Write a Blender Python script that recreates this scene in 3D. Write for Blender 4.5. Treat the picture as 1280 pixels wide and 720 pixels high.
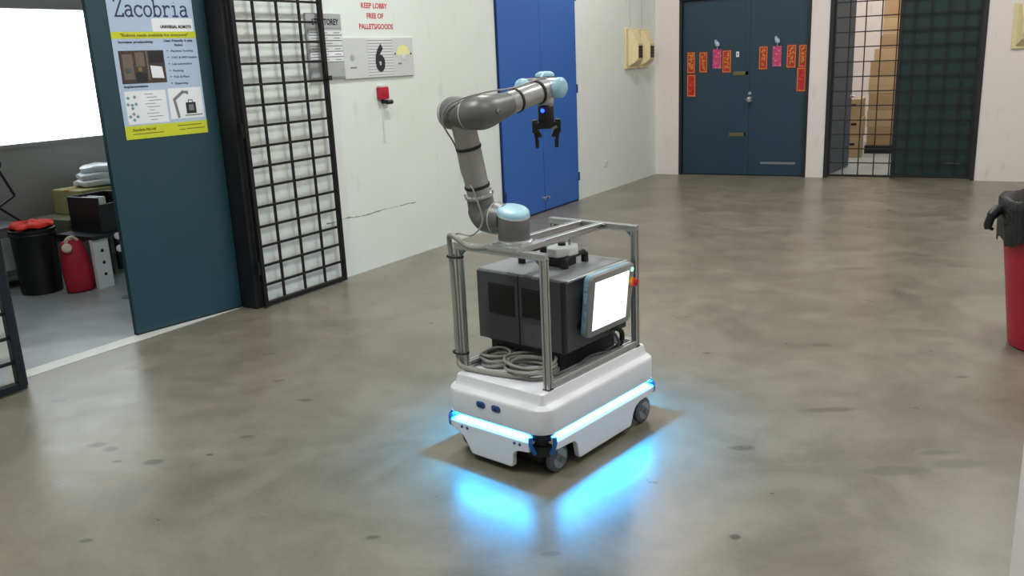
import bpy, bmesh, math, random
from mathutils import Vector, Matrix
random.seed(7)
V = Vector
PI = math.pi
for o in list(bpy.data.objects):
    bpy.data.objects.remove(o, do_unlink=True)
SC = bpy.context.scene
COL = SC.collection

# ------------------------------------------------------------------ camera
F_PX, YAW, PITCH, ROLL, CAM_H = 1093.07, 0.4886, 0.2556, -0.0444, 1.7214
cam_d = bpy.data.cameras.new('camera')
cam_d.sensor_width = 36.0
cam_d.lens = F_PX / 1280.0 * 36.0
cam_d.clip_start = 0.05
cam_d.clip_end = 100
cam = bpy.data.objects.new('camera', cam_d)
COL.objects.link(cam)
_f = V((-math.sin(YAW) * math.cos(PITCH), math.cos(YAW) * math.cos(PITCH), -math.sin(PITCH)))
_r = V((math.cos(YAW), math.sin(YAW), 0))
_u = _r.cross(_f)
_r2 = math.cos(ROLL) * _r + math.sin(ROLL) * _u
_u2 = -math.sin(ROLL) * _r + math.cos(ROLL) * _u
cam.matrix_world = Matrix((( _r2.x, _u2.x, -_f.x, 0), (_r2.y, _u2.y, -_f.y, 0), (_r2.z, _u2.z, -_f.z, CAM_H), (0, 0, 0, 1)))
SC.camera = cam

# ------------------------------------------------------------------ world, exposure
w = bpy.data.worlds.new('world')
SC.world = w
w.use_nodes = True
w.node_tree.nodes['Background'].inputs[0].default_value = (0.55, 0.6, 0.65, 1)
w.node_tree.nodes['Background'].inputs[1].default_value = 0.15
SC.view_settings.view_transform = 'Standard'
SC.view_settings.look = 'None'
SC.view_settings.gamma = 1.0
SC.view_settings.use_curve_mapping = False
SC.view_settings.exposure = -0.4

LAMP_COL = (0.97, 1.0, 0.965)
# ceiling lamps of the lobby: (x, y, length along y, watts)
LOBBY_LAMPS = [(-2.9, 1.6, 110), (-2.9, 5.4, 110), (-3.1, 9.6, 82), (0.3, 1.6, 110), (0.3, 5.4, 110), (0.4, 9.6, 84)]
OFFICE_LAMP_W, STORE_LAMP_W, LED_W = 14, 130, 8.0
WINDOW_STRENGTH = 4.5

# ------------------------------------------------------------------ helpers
def lin(c):
    return tuple(((v / 255) / 12.92 if v / 255 <= 0.04045 else ((v / 255 + 0.055) / 1.055) ** 2.4) for v in c) + (1,)

def mat(name, rgb, rough=0.5, metal=0.0, var=0.06, scale=8.0, bump=0.0, emit=None, estr=0.0, alpha=1.0, trans=0.0, spec=0.5, coat=0.0):
    m = bpy.data.materials.new(name)
    m.use_nodes = True
    nt = m.node_tree
    b = nt.nodes['Principled BSDF']
    L = nt.links.new
    tc = nt.nodes.new('ShaderNodeTexCoord')
    n = nt.nodes.new('ShaderNodeTexNoise')
    n.inputs['Scale'].default_value = scale
    n.inputs['Detail'].default_value = 4
    L(tc.outputs['Object'], n.inputs['Vector'])
    r = nt.nodes.new('ShaderNodeMapRange')
    r.inputs[3].default_value = 1 - var
    r.inputs[4].default_value = 1 + var
    L(n.outputs[0], r.inputs[0])
    mx = nt.nodes.new('ShaderNodeVectorMath')
    mx.operation = 'SCALE'
    mx.inputs[0].default_value = lin(rgb)[:3]
    L(r.outputs[0], mx.inputs['Scale'])
    L(mx.outputs[0], b.inputs['Base Color'])
    b.inputs['Roughness'].default_value = rough
    b.inputs['Metallic'].default_value = metal
    b.inputs['Specular IOR Level'].default_value = spec
    b.inputs['Coat Weight'].default_value = coat
    b.inputs['Alpha'].default_value = alpha
    b.inputs['Transmission Weight'].default_value = trans
    if bump:
        bp = nt.nodes.new('ShaderNodeBump')
        bp.inputs['Strength'].default_value = bump
        bp.inputs['Distance'].default_value = 0.01
        L(n.outputs[0], bp.inputs['Height'])
        L(bp.outputs[0], b.inputs['Normal'])
    if emit:
        b.inputs['Emission Color'].default_value = lin(emit)
        b.inputs['Emission Strength'].default_value = estr
    return m

class MB:
    """collects faces; build() links them as one mesh object"""
    def __init__(s):
        s.v = []; s.f = []
    def add(s, vs, fs):
        k = len(s.v)
        s.v += [V(p) for p in vs]
        s.f += [[i + k for i in f] for f in fs]
        return s
    def box(s, x0, x1, y0, y1, z0, z1):
        x0, x1 = min(x0, x1), max(x0, x1); y0, y1 = min(y0, y1), max(y0, y1); z0, z1 = min(z0, z1), max(z0, z1)
        return s.add([(x0, y0, z0), (x1, y0, z0), (x1, y1, z0), (x0, y1, z0), (x0, y0, z1), (x1, y0, z1), (x1, y1, z1), (x0, y1, z1)],
                     [(0, 3, 2, 1), (4, 5, 6, 7), (0, 1, 5, 4), (1, 2, 6, 5), (2, 3, 7, 6), (3, 0, 4, 7)])
    def obox(s, c, ax, ay, az, hx, hy, hz):
        c = V(c); ax, ay, az = V(ax).normalized(), V(ay).normalized(), V(az).normalized()
        p = [c + ax * hx * i + ay * hy * j + az * hz * k for k in (-1, 1) for (i, j) in ((-1, -1), (1, -1), (1, 1), (-1, 1))]
        return s.add(p, [(0, 3, 2, 1), (4, 5, 6, 7), (0, 1, 5, 4), (1, 2, 6, 5), (2, 3, 7, 6), (3, 0, 4, 7)])
    def loft(s, rings, cap0=True, cap1=True, closed=True):
        n = len(rings[0]); k = len(s.v); vs = [p for r in rings for p in r]; fs = []
        for i in range(len(rings) - 1):
            for j in range(n if closed else n - 1):
                fs.append((i * n + j, i * n + (j + 1) % n, (i + 1) * n + (j + 1) % n, (i + 1) * n + j))
        if cap0: fs.append(tuple(range(n - 1, -1, -1)))
        if cap1: fs.append(tuple(range((len(rings) - 1) * n, len(rings) * n)))
        return s.add(vs, fs)
    def ring(s, c, d, r, n=24, e=None):
        d = V(d).normalized()
        e = V(e) if e is not None else (V((0, 0, 1)) if abs(d.z) < 0.9 else V((1, 0, 0)))
        a = (e - d * e.dot(d)).normalized(); b = d.cross(a)
        return [V(c) + (a * math.cos(2 * PI * i / n) + b * math.sin(2 * PI * i / n)) * r for i in range(n)]
    def cyl(s, p0, p1, r0, r1=None, n=24, cap0=True, cap1=True):
        p0, p1 = V(p0), V(p1); r1 = r0 if r1 is None else r1
        return s.loft([s.ring(p0, p1 - p0, r0, n), s.ring(p1, p1 - p0, r1, n)], cap0, cap1)
    def turn(s, p0, d, prof, n=28):
        """surface of revolution: prof = [(distance along d, radius)...]"""
        p0, d = V(p0), V(d).normalized()
        return s.loft([s.ring(p0 + d * t, d, max(r, 1e-4), n) for t, r in prof])
    def tube(s, path, r, n=10, closed=False):
        path = [V(p) for p in path]; rs = r if isinstance(r, (list, tuple)) else [r] * len(path)
        rings = []; ref = None; N = len(path)
        for i, p in enumerate(path):
            if closed: t = path[(i + 1) % N] - path[i - 1]
            else: t = path[min(i + 1, N - 1)] - path[max(i - 1, 0)]
            t.normalize()
            if ref is None: ref = V((0, 0, 1)) if abs(t.z) < 0.9 else V((1, 0, 0))
            a = (ref - t * ref.dot(t)).normalized(); ref = a; b = t.cross(a)
            rings.append([p + (a * math.cos(2 * PI * j / n) + b * math.sin(2 * PI * j / n)) * rs[i] for j in range(n)])
        if closed:
            return s.loft(rings + [rings[0]], False, False)
        return s.loft(rings)
    def prism(s, poly, fn, d):
        """poly 2D extruded: fn(u, v, w) -> point, w = 0..d"""
        n = len(poly)
        vs = [fn(u, v, 0) for u, v in poly] + [fn(u, v, d) for u, v in poly]
        return s.add(vs, [tuple(range(n - 1, -1, -1)), tuple(range(n, 2 * n))] + [(i, (i + 1) % n, n + (i + 1) % n, n + i) for i in range(n)])
    def mesh(s, name, off=(0, 0, 0), smooth=35):
        me = bpy.data.meshes.new(name)
        off = V(off)
        me.from_pydata([tuple(p - off) for p in s.v], [], s.f)
        bm = bmesh.new(); bm.from_mesh(me)
        bmesh.ops.recalc_face_normals(bm, faces=bm.faces)
        bm.to_mesh(me); bm.free()
        if smooth:
            me.shade_smooth()
            me.set_sharp_from_angle(angle=math.radians(smooth))
        return me
    def build(s, name, m, parent=None, M=None, bev=0.0, smooth=35, off=(0, 0, 0), seg=2):
        o = bpy.data.objects.new(name, s.mesh(name, off, smooth))
        COL.objects.link(o)
        o.data.materials.append(m)
        if parent: o.parent = parent
        if M is not None: o.matrix_local = M
        if bev:
            b = o.modifiers.new('bevel', 'BEVEL'); b.width = bev; b.segments = seg; b.limit_method = 'ANGLE'; b.angle_limit = math.radians(40)
            b.harden_normals = False
        return o

def bx(*a):
    return MB().box(*a)

def tag(o, label=None, cat=None, group=None, kind=None):
    if label: o['label'] = label
    if cat: o['category'] = cat
    if group: o['group'] = group
    if kind: o['kind'] = kind
    return o

def thing(name, label, cat, M=None, group=None, kind=None):
    o = bpy.data.objects.new(name, None)
    COL.objects.link(o)
    o.empty_display_size = 0.1
    if M is not None: o.matrix_local = M
    return tag(o, label, cat, group, kind)

def T(x, y, z): return Matrix.Translation((x, y, z))

def share(src, name, parent, M=None, loc=None):
    o = src.copy(); COL.objects.link(o); o.parent = parent; o.name = name
    if M is not None: o.matrix_local = M
    if loc is not None: o.location = loc
    return o

def catmull(pts, k=6, closed=False):
    P = [V(p) for p in pts]; out = []; n = len(P)
    for i in range(n if closed else n - 1):
        p0 = P[(i - 1) % n] if (closed or i > 0) else P[0] * 2 - P[1]
        p1, p2 = P[i], P[(i + 1) % n]
        p3 = P[(i + 2) % n] if (closed or i + 2 < n) else P[-1] * 2 - P[-2]
        for j in range(k):
            t = j / k
            out.append(0.5 * ((2 * p1) + (p2 - p0) * t + (2 * p0 - 5 * p1 + 4 * p2 - p3) * t * t + (3 * p1 - p0 - 3 * p2 + p3) * t ** 3))
    if not closed: out.append(P[-1])
    return out

def text(s, size, m, parent, x, z, name='lettering', align='LEFT', bold=0.0, depth=0.0006, y=-0.001, sx=1.0, width=None):
    """flat print on a surface that faces -y of its parent; lower left (or centre) of the baseline at (x, z)"""
    cu = bpy.data.curves.new(name, 'FONT')
    cu.body = s; cu.size = size; cu.align_x = align; cu.offset = bold; cu.extrude = depth; cu.resolution_u = 3
    tmp = bpy.data.objects.new('tmp_text', cu); COL.objects.link(tmp)
    dg = bpy.context.evaluated_depsgraph_get()
    me = bpy.data.meshes.new_from_object(tmp.evaluated_get(dg))
    bpy.data.objects.remove(tmp, do_unlink=True); bpy.data.curves.remove(cu)
    if width:
        xs = [v.co.x for v in me.vertices]; sx = width / (max(xs) - min(xs))
    for v in me.vertices:
        v.co = (v.co.x * sx + x, y - v.co.z, v.co.y + z)
    me.materials.clear(); me.materials.append(m); me.name = name
    o = bpy.data.objects.new(name, me); COL.objects.link(o); o.parent = parent
    return o

def frame2(ax, ay, bx_, by_, z=0):
    """matrix whose x runs from A to B, y to the left of that (into the wall), z up"""
    d = V((bx_ - ax, by_ - ay, 0)).normalized()
    return Matrix(((d.x, -d.y, 0, ax), (d.y, d.x, 0, ay), (0, 0, 1, z), (0, 0, 0, 1)))

# ------------------------------------------------------------------ materials
M = {}
def plaster(name, rgb, crack=False):
    m = mat(name, rgb, 0.62, var=0.045, scale=1.7, bump=0.06)
    nt = m.node_tree; L = nt.links.new; b = nt.nodes['Principled BSDF']
    tc = nt.nodes['Texture Coordinate']
    src = b.inputs['Base Color'].links[0].from_socket
    n2 = nt.nodes.new('ShaderNodeTexNoise'); n2.inputs['Scale'].default_value = 9; n2.inputs['Detail'].default_value = 6
    mp = nt.nodes.new('ShaderNodeMapping'); mp.inputs['Scale'].default_value = (1, 1, 0.35)
    L(tc.outputs['Object'], mp.inputs[0]); L(mp.outputs[0], n2.inputs['Vector'])
    rp = nt.nodes.new('ShaderNodeValToRGB'); rp.color_ramp.elements[0].position = 0.60; rp.color_ramp.elements[1].position = 0.78
    rp.color_ramp.elements[0].color = (0, 0, 0, 1); rp.color_ramp.elements[1].color = (0.25, 0.25, 0.25, 1)
    L(n2.outputs[0], rp.inputs[0])
    mx = nt.nodes.new('ShaderNodeMix'); mx.data_type = 'RGBA'
    mx.inputs[7].default_value = lin((150, 146, 138))
    L(rp.outputs[0], mx.inputs[0]); L(src, mx.inputs[6])
    out = mx.outputs[2]
    if crack:
        sep = nt.nodes.new('ShaderNodeSeparateXYZ'); L(tc.outputs['Object'], sep.inputs[0])
        def mth(op, a, bb=None):
            q = nt.nodes.new('ShaderNodeMath'); q.operation = op
            for i, s_ in enumerate((a, bb)):
                if s_ is None: continue
                if isinstance(s_, (int, float)): q.inputs[i].default_value = s_
                else: L(s_, q.inputs[i])
            return q.outputs[0]
        n3 = nt.nodes.new('ShaderNodeTexNoise'); n3.inputs['Scale'].default_value = 5; L(tc.outputs['Object'], n3.inputs['Vector'])
        zz = mth('SUBTRACT', sep.outputs[2], mth('ADD', mth('MULTIPLY', n3.outputs[0], 0.05), 0.465))
        d = mth('LESS_THAN', mth('ABSOLUTE', zz), mth('MULTIPLY', mth('SUBTRACT', n2.outputs[0], 0.30), 0.018))
        inr = mth('MULTIPLY', mth('GREATER_THAN', sep.outputs[0], 2.6), mth('LESS_THAN', sep.outputs[0], 3.78))
        k = mth('MULTIPLY', mth('MULTIPLY', d, inr), 0.8)
        m2 = nt.nodes.new('ShaderNodeMix'); m2.data_type = 'RGBA'; m2.inputs[7].default_value = lin((70, 68, 64))
        L(k, m2.inputs[0]); L(out, m2.inputs[6]); out = m2.outputs[2]
    L(out, b.inputs['Base Color'])
    return m

M['wall'] = plaster('white_plaster', (221, 228, 223), crack=True)
M['wall_back'] = plaster('off_white_plaster', (228, 220, 217))
M['wall_office'] = plaster('grey_plaster', (168, 166, 162))
M['ceiling'] = mat('ceiling_paint', (225, 225, 220), 0.8)

def concrete(name, c0, c1, rough0, rough1, stains=()):
    m = bpy.data.materials.new(name); m.use_nodes = True
    nt = m.node_tree; L = nt.links.new; b = nt.nodes['Principled BSDF']
    tc = nt.nodes.new('ShaderNodeTexCoord')
    def noise(sc, det=6, rg=0.55, dist=0.0):
        n = nt.nodes.new('ShaderNodeTexNoise'); n.inputs['Scale'].default_value = sc; n.inputs['Detail'].default_value = det
        n.inputs['Roughness'].default_value = rg; n.inputs['Distortion'].default_value = dist
        L(tc.outputs['Object'], n.inputs['Vector']); return n
    def ramp(src, p0, v0, p1, v1):
        r = nt.nodes.new('ShaderNodeMapRange'); r.inputs[1].default_value = p0; r.inputs[2].default_value = p1
        r.inputs[3].default_value = v0; r.inputs[4].default_value = v1; L(src, r.inputs[0]); return r.outputs[0]
    n1 = noise(1.3, 8, 0.66, 0.9); n2 = noise(4.5, 8, 0.65, 0.4); n3 = noise(38, 4, 0.7)
    mx = nt.nodes.new('ShaderNodeMix'); mx.data_type = 'RGBA'
    mx.inputs[6].default_value = lin(c0); mx.inputs[7].default_value = lin(c1)
    L(ramp(n1.outputs[0], 0.32, 0, 0.68, 1), mx.inputs[0])
    sc = nt.nodes.new('ShaderNodeVectorMath'); sc.operation = 'SCALE'
    L(mx.outputs[2], sc.inputs[0]); L(ramp(n2.outputs[0], 0.32, 0.86, 0.68, 1.10), sc.inputs['Scale'])
    sc2 = nt.nodes.new('ShaderNodeVectorMath'); sc2.operation = 'SCALE'
    L(sc.outputs[0], sc2.inputs[0]); L(ramp(n3.outputs[0], 0.3, 0.95, 0.7, 1.05), sc2.inputs['Scale'])
    out = sc2.outputs[0]
    # dark worn specks
    n4 = noise(6.0, 3, 0.5, 0.8)
    sp = ramp(n4.outputs[0], 0.76, 0, 0.80, 0.35)
    m2 = nt.nodes.new('ShaderNodeMix'); m2.data_type = 'RGBA'; m2.inputs[7].default_value = lin((78, 72, 62))
    L(sp, m2.inputs[0]); L(out, m2.inputs[6]); out = m2.outputs[2]
    for (x, y, rx_, ry_, ang, a) in stains:
        mp = nt.nodes.new('ShaderNodeMapping'); mp.vector_type = 'TEXTURE'
        mp.inputs['Location'].default_value = (x, y, 0); mp.inputs['Rotation'].default_value = (0, 0, ang); mp.inputs['Scale'].default_value = (rx_, ry_, 1)
        ad = nt.nodes.new('ShaderNodeVectorMath'); ad.operation = 'MULTIPLY_ADD'
        ad.inputs[1].default_value = (0.05, 0.05, 0); L(n2.outputs['Color'], ad.inputs[0]); L(tc.outputs['Object'], ad.inputs[2])
        L(ad.outputs[0], mp.inputs[0])
        ln = nt.nodes.new('ShaderNodeVectorMath'); ln.operation = 'LENGTH'; L(mp.outputs[0], ln.inputs[0])
        k = ramp(ln.outputs['Value'], 0.6, a, 1.1, 0)
        m3 = nt.nodes.new('ShaderNodeMix'); m3.data_type = 'RGBA'; m3.inputs[7].default_value = lin((62, 56, 48))
        L(k, m3.inputs[0]); L(out, m3.inputs[6]); out = m3.outputs[2]
    L(out, b.inputs['Base Color'])
    L(ramp(n2.outputs[0], 0.3, rough0, 0.7, rough1), b.inputs['Roughness'])
    b.inputs['Specular IOR Level'].default_value = 0.5
    bp = nt.nodes.new('ShaderNodeBump'); bp.inputs['Strength'].default_value = 0.03; bp.inputs['Distance'].default_value = 0.01
    L(n2.outputs[0], bp.inputs['Height']); L(bp.outputs[0], b.inputs['Normal'])
    return m
STAINS = [
    (-0.496, 4.236, 0.16, 0.035, 0.47, 0.45),
    (-0.784, 3.658, 0.06, 0.03, 0.47, 0.6),
    (-0.634, 2.903, 0.022, 0.02, 0.47, 0.9),
    (-0.154, 3.679, 0.14, 0.05, 0.47, 0.4),
    (0.072, 3.836, 0.12, 0.05, 0.47, 0.4),
    (-0.006, 3.921, 0.08, 0.03, 0.47, 0.45),
    (-0.682, 5.231, 0.07, 0.04, 0.47, 0.4),
    (-3.047, 3.377, 0.045, 0.02, 0.47, 0.6),
    (-3.390, 3.556, 0.04, 0.02, 0.47, 0.5),
    (-3.000, 2.897, 0.04, 0.02, 0.47, 0.4),
    (-3.014, 2.670, 0.022, 0.012, 0.47, 0.8),
    (-3.203, 2.510, 0.05, 0.035, 0.47, 0.7),
    (-3.627, 2.534, 0.055, 0.03, 0.47, 0.6),
    (-3.519, 2.530, 0.045, 0.03, 0.47, 0.6),
    (-3.372, 2.450, 0.03, 0.015, 0.47, 0.7),
    (-2.880, 1.910, 0.03, 0.015, 0.47, 0.7),
    (-1.865, 2.370, 0.03, 0.015, 0.47, 0.7),
    (-0.714, 7.240, 0.2, 0.06, 0.47, 0.3),
    (-1.267, 4.860, 0.03, 0.015, 0.47, 0.6),
    (0.077, 4.940, 0.05, 0.02, 0.47, 0.5),
    (-1.200, 2.536, 0.05, 0.02, 0.47, 0.3),
    (-4.361, 2.854, 0.06, 0.02, 0.47, 0.5),
]
M['floor'] = concrete('polished_concrete', (107, 101, 87), (133, 127, 113), 0.27, 0.38, STAINS)
M['floor_office'] = concrete('grey_floor_paint', (140, 146, 147), (156, 162, 162), 0.3, 0.45)
M['floor_gleam'] = mat('floor_gleam_pale', (205, 206, 200), 0.5, var=0.12, scale=12)  # pale tone standing in for light reflected on the floor
M['teal'] = mat('teal_door_paint', (28, 64, 74), 0.42, var=0.08, scale=3)
M['teal_dark'] = mat('dark_teal_door_paint', (30, 58, 74), 0.45, var=0.1, scale=3)
M['green'] = mat('dark_green_door_paint', (12, 44, 42), 0.5, var=0.12, scale=3)
M['frame_dark'] = mat('dark_frame_paint', (26, 30, 34), 0.5)
M['blue'] = mat('blue_door_paint', (50, 100, 178), 0.4, var=0.05, scale=2)
M['blue_edge'] = mat('dark_blue_frame_paint', (24, 40, 92), 0.45)
M['black_iron'] = mat('black_iron', (16, 16, 17), 0.45, metal=0.2)
M['white_plastic'] = mat('white_plastic', (234, 236, 243), 0.35, var=0.02)
M['light_grey'] = mat('light_grey_plastic', (196, 199, 198), 0.4, var=0.03)
M['alu'] = mat('aluminium', (196, 198, 198), 0.34, metal=0.85, var=0.05, scale=30)
M['arm_grey'] = mat('arm_grey_casting', (112, 112, 112), 0.42, metal=0.35, var=0.04)
M['arm_tube'] = mat('arm_silver_tube', (168, 168, 168), 0.36, metal=0.45, var=0.03)
M['cap_blue'] = mat('light_blue_cap', (160, 203, 222), 0.35, var=0.02)
M['cap_grey'] = mat('pale_grey_cap', (176, 184, 182), 0.4, var=0.02)
M['black'] = mat('black_plastic', (20, 20, 22), 0.45)
M['rubber'] = mat('black_rubber', (24, 24, 25), 0.7)
M['tyre'] = mat('grey_tyre', (92, 96, 102), 0.6)
M['hub'] = mat('wheel_hub', (150, 156, 166), 0.4, metal=0.4)
M['box_top_lit'] = mat('controller_top_lit_grey', (132, 135, 137), 0.42, metal=0.1, var=0.04, scale=4)  # paler than the dark faces: light falling on the top put into the colour
M['box_face'] = mat('controller_dark_face', (74, 75, 80), 0.45, metal=0.2, var=0.05, scale=4)
M['pend_dark'] = mat('rating_plate_grey', (84, 85, 90), 0.45)
M['screen'] = mat('lit_screen', (255, 255, 255), 0.3, emit=(255, 250, 244), estr=1.6, var=0.0)
M['pend_grey'] = mat('pendant_grey', (140, 140, 138), 0.45, var=0.03)
M['pend_blue'] = mat('pendant_blue_edge', (134, 168, 190), 0.4, var=0.03)
M['red_btn'] = mat('red_button', (200, 24, 30), 0.35)
M['green_led'] = mat('green_lit_button', (180, 240, 205), 0.4, emit=(170, 245, 205), estr=1.2)
M['yellow'] = mat('yellow_plastic', (226, 190, 40), 0.4)
M['bumper_blue'] = mat('blue_corner_plastic', (22, 96, 168), 0.3, var=0.04)
M['eye'] = mat('dark_blue_lens', (24, 74, 150), 0.12, coat=0.6)
M['blue_led'] = mat('blue_led', (40, 80, 255), 0.3, emit=(24, 60, 255), estr=9)
M['led'] = mat('light_bar_diffuser', (150, 220, 255), 0.3, emit=(90, 200, 255), estr=6, var=0)
M['cable'] = mat('grey_cable', (150, 148, 142), 0.5, var=0.05)
M['cable_dark'] = mat('dark_cable', (70, 70, 70), 0.5)
M['red_paint'] = mat('red_stencil_paint', (196, 40, 56), 0.6, var=0.25, scale=40)
M['sign_plate'] = mat('brushed_sign_plate', (206, 209, 210), 0.34, metal=0.1, var=0.05, scale=10)
M['sign_board'] = mat('directory_board', (168, 172, 174), 0.4, metal=0.1, var=0.05, scale=10)
M['sign_white'] = mat('sign_white_strip', (214, 217, 218), 0.45)
M['ink'] = mat('dark_ink', (34, 38, 42), 0.6)
M['ink_grey'] = mat('grey_ink', (120, 124, 128), 0.6)
M['sign_yellow'] = mat('yellow_sign_print', (226, 227, 156), 0.5)
M['beige'] = mat('beige_plastic', (222, 206, 160), 0.45, var=0.04)
M['beige_dark'] = mat('dark_louvre', (86, 74, 58), 0.5)
M['carton'] = mat('brown_cardboard', (156, 130, 96), 0.75, var=0.08, scale=9)
M['carton_pale'] = mat('pale_cardboard', (172, 148, 112), 0.75, var=0.08, scale=9)
M['carton_olive'] = mat('olive_cardboard', (158, 150, 98), 0.75, var=0.07)
M['carton_dull'] = mat('dull_green_board', (104, 106, 84), 0.7)
M['tape'] = mat('packing_tape', (170, 132, 84), 0.3)
M['hole'] = mat('dark_hand_hole', (26, 20, 14), 0.8)
M['wrap'] = mat('crinkled_plastic_film', (226, 230, 232), 0.18, bump=0.9, scale=22, var=0.1)
M['red_plastic'] = mat('red_bin_plastic', (166, 14, 38), 0.4, var=0.05)
M['liner'] = mat('black_bin_liner', (22, 23, 24), 0.28, bump=0.8, scale=30)
M['red_cloth'] = mat('orange_red_cloth', (226, 46, 30), 0.8, bump=0.4, scale=30)
M['red_bag'] = mat('crimson_bag', (176, 26, 52), 0.55, bump=0.5, scale=18)
M['bag_cream'] = mat('cream_crumple', (206, 190, 168), 0.7, bump=0.6, scale=30)
M['steel'] = mat('grey_steel', (140, 144, 146), 0.4, metal=0.6)
M['poster'] = mat('poster_blue_paper', (176, 194, 220), 0.4, var=0.03, scale=3)
M['poster_ink'] = mat('poster_navy_ink', (44, 50, 92), 0.5)
M['poster_white'] = mat('poster_white', (232, 234, 240), 0.4)
M['poster_lime'] = mat('poster_lime', (198, 206, 46), 0.45)
M['poster_olive'] = mat('poster_olive_ink', (120, 112, 24), 0.5)
M['photo_dark'] = mat('poster_photo_print', (66, 54, 50), 0.4, var=0.6, scale=26)
M['photo_mid'] = mat('poster_photo_mid', (110, 98, 88), 0.4, var=0.3, scale=30)
M['diagram_teal'] = mat('diagram_teal_ink', (112, 152, 162), 0.5)
M['brass'] = mat('tarnished_brass', (128, 116, 80), 0.4, metal=0.7)
M['chrome'] = mat('chrome', (220, 222, 224), 0.15, metal=1.0)
M['lamp_white'] = mat('lamp_housing', (230, 230, 228), 0.4)
M['tube_on'] = mat('lit_tube', (255, 255, 255), 0.4, emit=(255, 250, 238), estr=6)
M['string'] = mat('pale_foil_tassel', (176, 190, 214), 0.35, metal=0.2, bump=0.5, scale=60)

def paper_mat(name, bg, ink, cut):
    m = mat(name, bg, 0.45, var=0.05)
    nt = m.node_tree; L = nt.links.new; b = nt.nodes['Principled BSDF']; tc = nt.nodes['Texture Coordinate']
    src = b.inputs['Base Color'].links[0].from_socket
    n = nt.nodes.new('ShaderNodeTexNoise'); n.inputs['Scale'].default_value = 34; n.inputs['Detail'].default_value = 2; n.inputs['Distortion'].default_value = 1.0
    L(tc.outputs['Object'], n.inputs['Vector'])
    r = nt.nodes.new('ShaderNodeMapRange'); r.inputs[1].default_value = cut; r.inputs[2].default_value = cut + 0.05; L(n.outputs[0], r.inputs[0])
    mx = nt.nodes.new('ShaderNodeMix'); mx.data_type = 'RGBA'; mx.inputs[7].default_value = lin(ink)
    L(r.outputs[0], mx.inputs[0]); L(src, mx.inputs[6]); L(mx.outputs[2], b.inputs['Base Color'])
    return m
M['gold'] = mat('gold_print', (222, 170, 70), 0.4, metal=0.2, var=0.2, scale=60)
M['paper_red'] = paper_mat('red_festive_paper', (172, 38, 32), (176, 84, 40), 0.58)
M['paper_crimson'] = paper_mat('crimson_festive_paper', (186, 28, 34), (210, 120, 60), 0.58)
M['paper_pink'] = paper_mat('pink_festive_paper', (186, 62, 104), (226, 130, 150), 0.57)

# ------------------------------------------------------------------ frames of reference
WL = frame2(-4.80, 2.915, -4.1, 12.314)        # lobby's left wall: x along it (away), y into it, z up
S_END = 9.425
YB = 12.36
WB = T(0, YB, 0)                                # back wall: x along, y into it
CEIL = 4.6
def struct(name, mb, m, M_=None, parent=None, **k):
    o = mb.build(name, m, parent, M_, **k)
    if not parent: o['kind'] = 'structure'
    return o
def wl(s, n=0.0):
    p = WL @ V((s, -n, 0)); return p.x, p.y

# ------------------------------------------------------------------ room shell
XR, YF = 2.3, -3.2
a0 = wl(-6.2, -0.14); a1 = wl(S_END + 0.3, -0.14)
m_ = MB(); m_.add([(a0[0], a0[1], 0), (XR + .1, a0[1], 0), (XR + .1, YB + .12, 0), (a1[0], YB + .12, 0)], [(0, 1, 2, 3)])
m_.add([(a0[0], a0[1], -.1), (XR + .1, a0[1], -.1), (XR + .1, YB + .12, -.1), (a1[0], YB + .12, -.1)], [(3, 2, 1, 0)])
m_.add([p for p in m_.v], [(0, 4, 5, 1), (1, 5, 6, 2), (2, 6, 7, 3), (3, 7, 4, 0)])
floor = struct('floor', m_, M['floor'])
OPEN_S0, OPEN_S1, OPEN_H = -0.01, 1.80, 2.62
TH = 0.25
m_ = MB(); m_.box(-6.2, OPEN_S0, 0, TH, 0, CEIL); m_.box(OPEN_S1, S_END + 0.35, 0, TH, 0, CEIL); m_.box(OPEN_S0, OPEN_S1, 0, TH, OPEN_H, CEIL)
wall_left = struct('wall_left', m_, M['wall'], WL)
DX0, DX1, DH = -3.752, -1.985, 2.40
GX0, GX1, GH = -1.755, 0.050, 2.62
m_ = MB()
m_.box(-4.6, DX0, 0, .2, 0, CEIL); m_.box(DX0, DX1, 0, .2, DH + .08, CEIL); m_.box(DX1, GX0, 0, .2, 0, CEIL)
m_.box(GX0, GX1, 0, .2, GH, CEIL); m_.box(GX1, XR + .2, 0, .2, 0, CEIL)
struct('wall_back', m_, M['wall_back'], WB)
struct('wall_right', bx(XR, XR + .2, YF, YB, 0, CEIL), M['wall_back'])
struct('wall_front', bx(-6, XR + .2, YF - .2, YF, 0, CEIL), M['wall_back'])
struct('ceiling', bx(-6, XR + .2, YF - .2, YB + .2, CEIL, CEIL + .1), M['ceiling'])
struct('gleam_strip', bx(OPEN_S0, OPEN_S1, .125, .26, -.02, .004), M['floor_gleam'], WL)  # bright floor reflection inside the doorway, modelled as a pale strip
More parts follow.
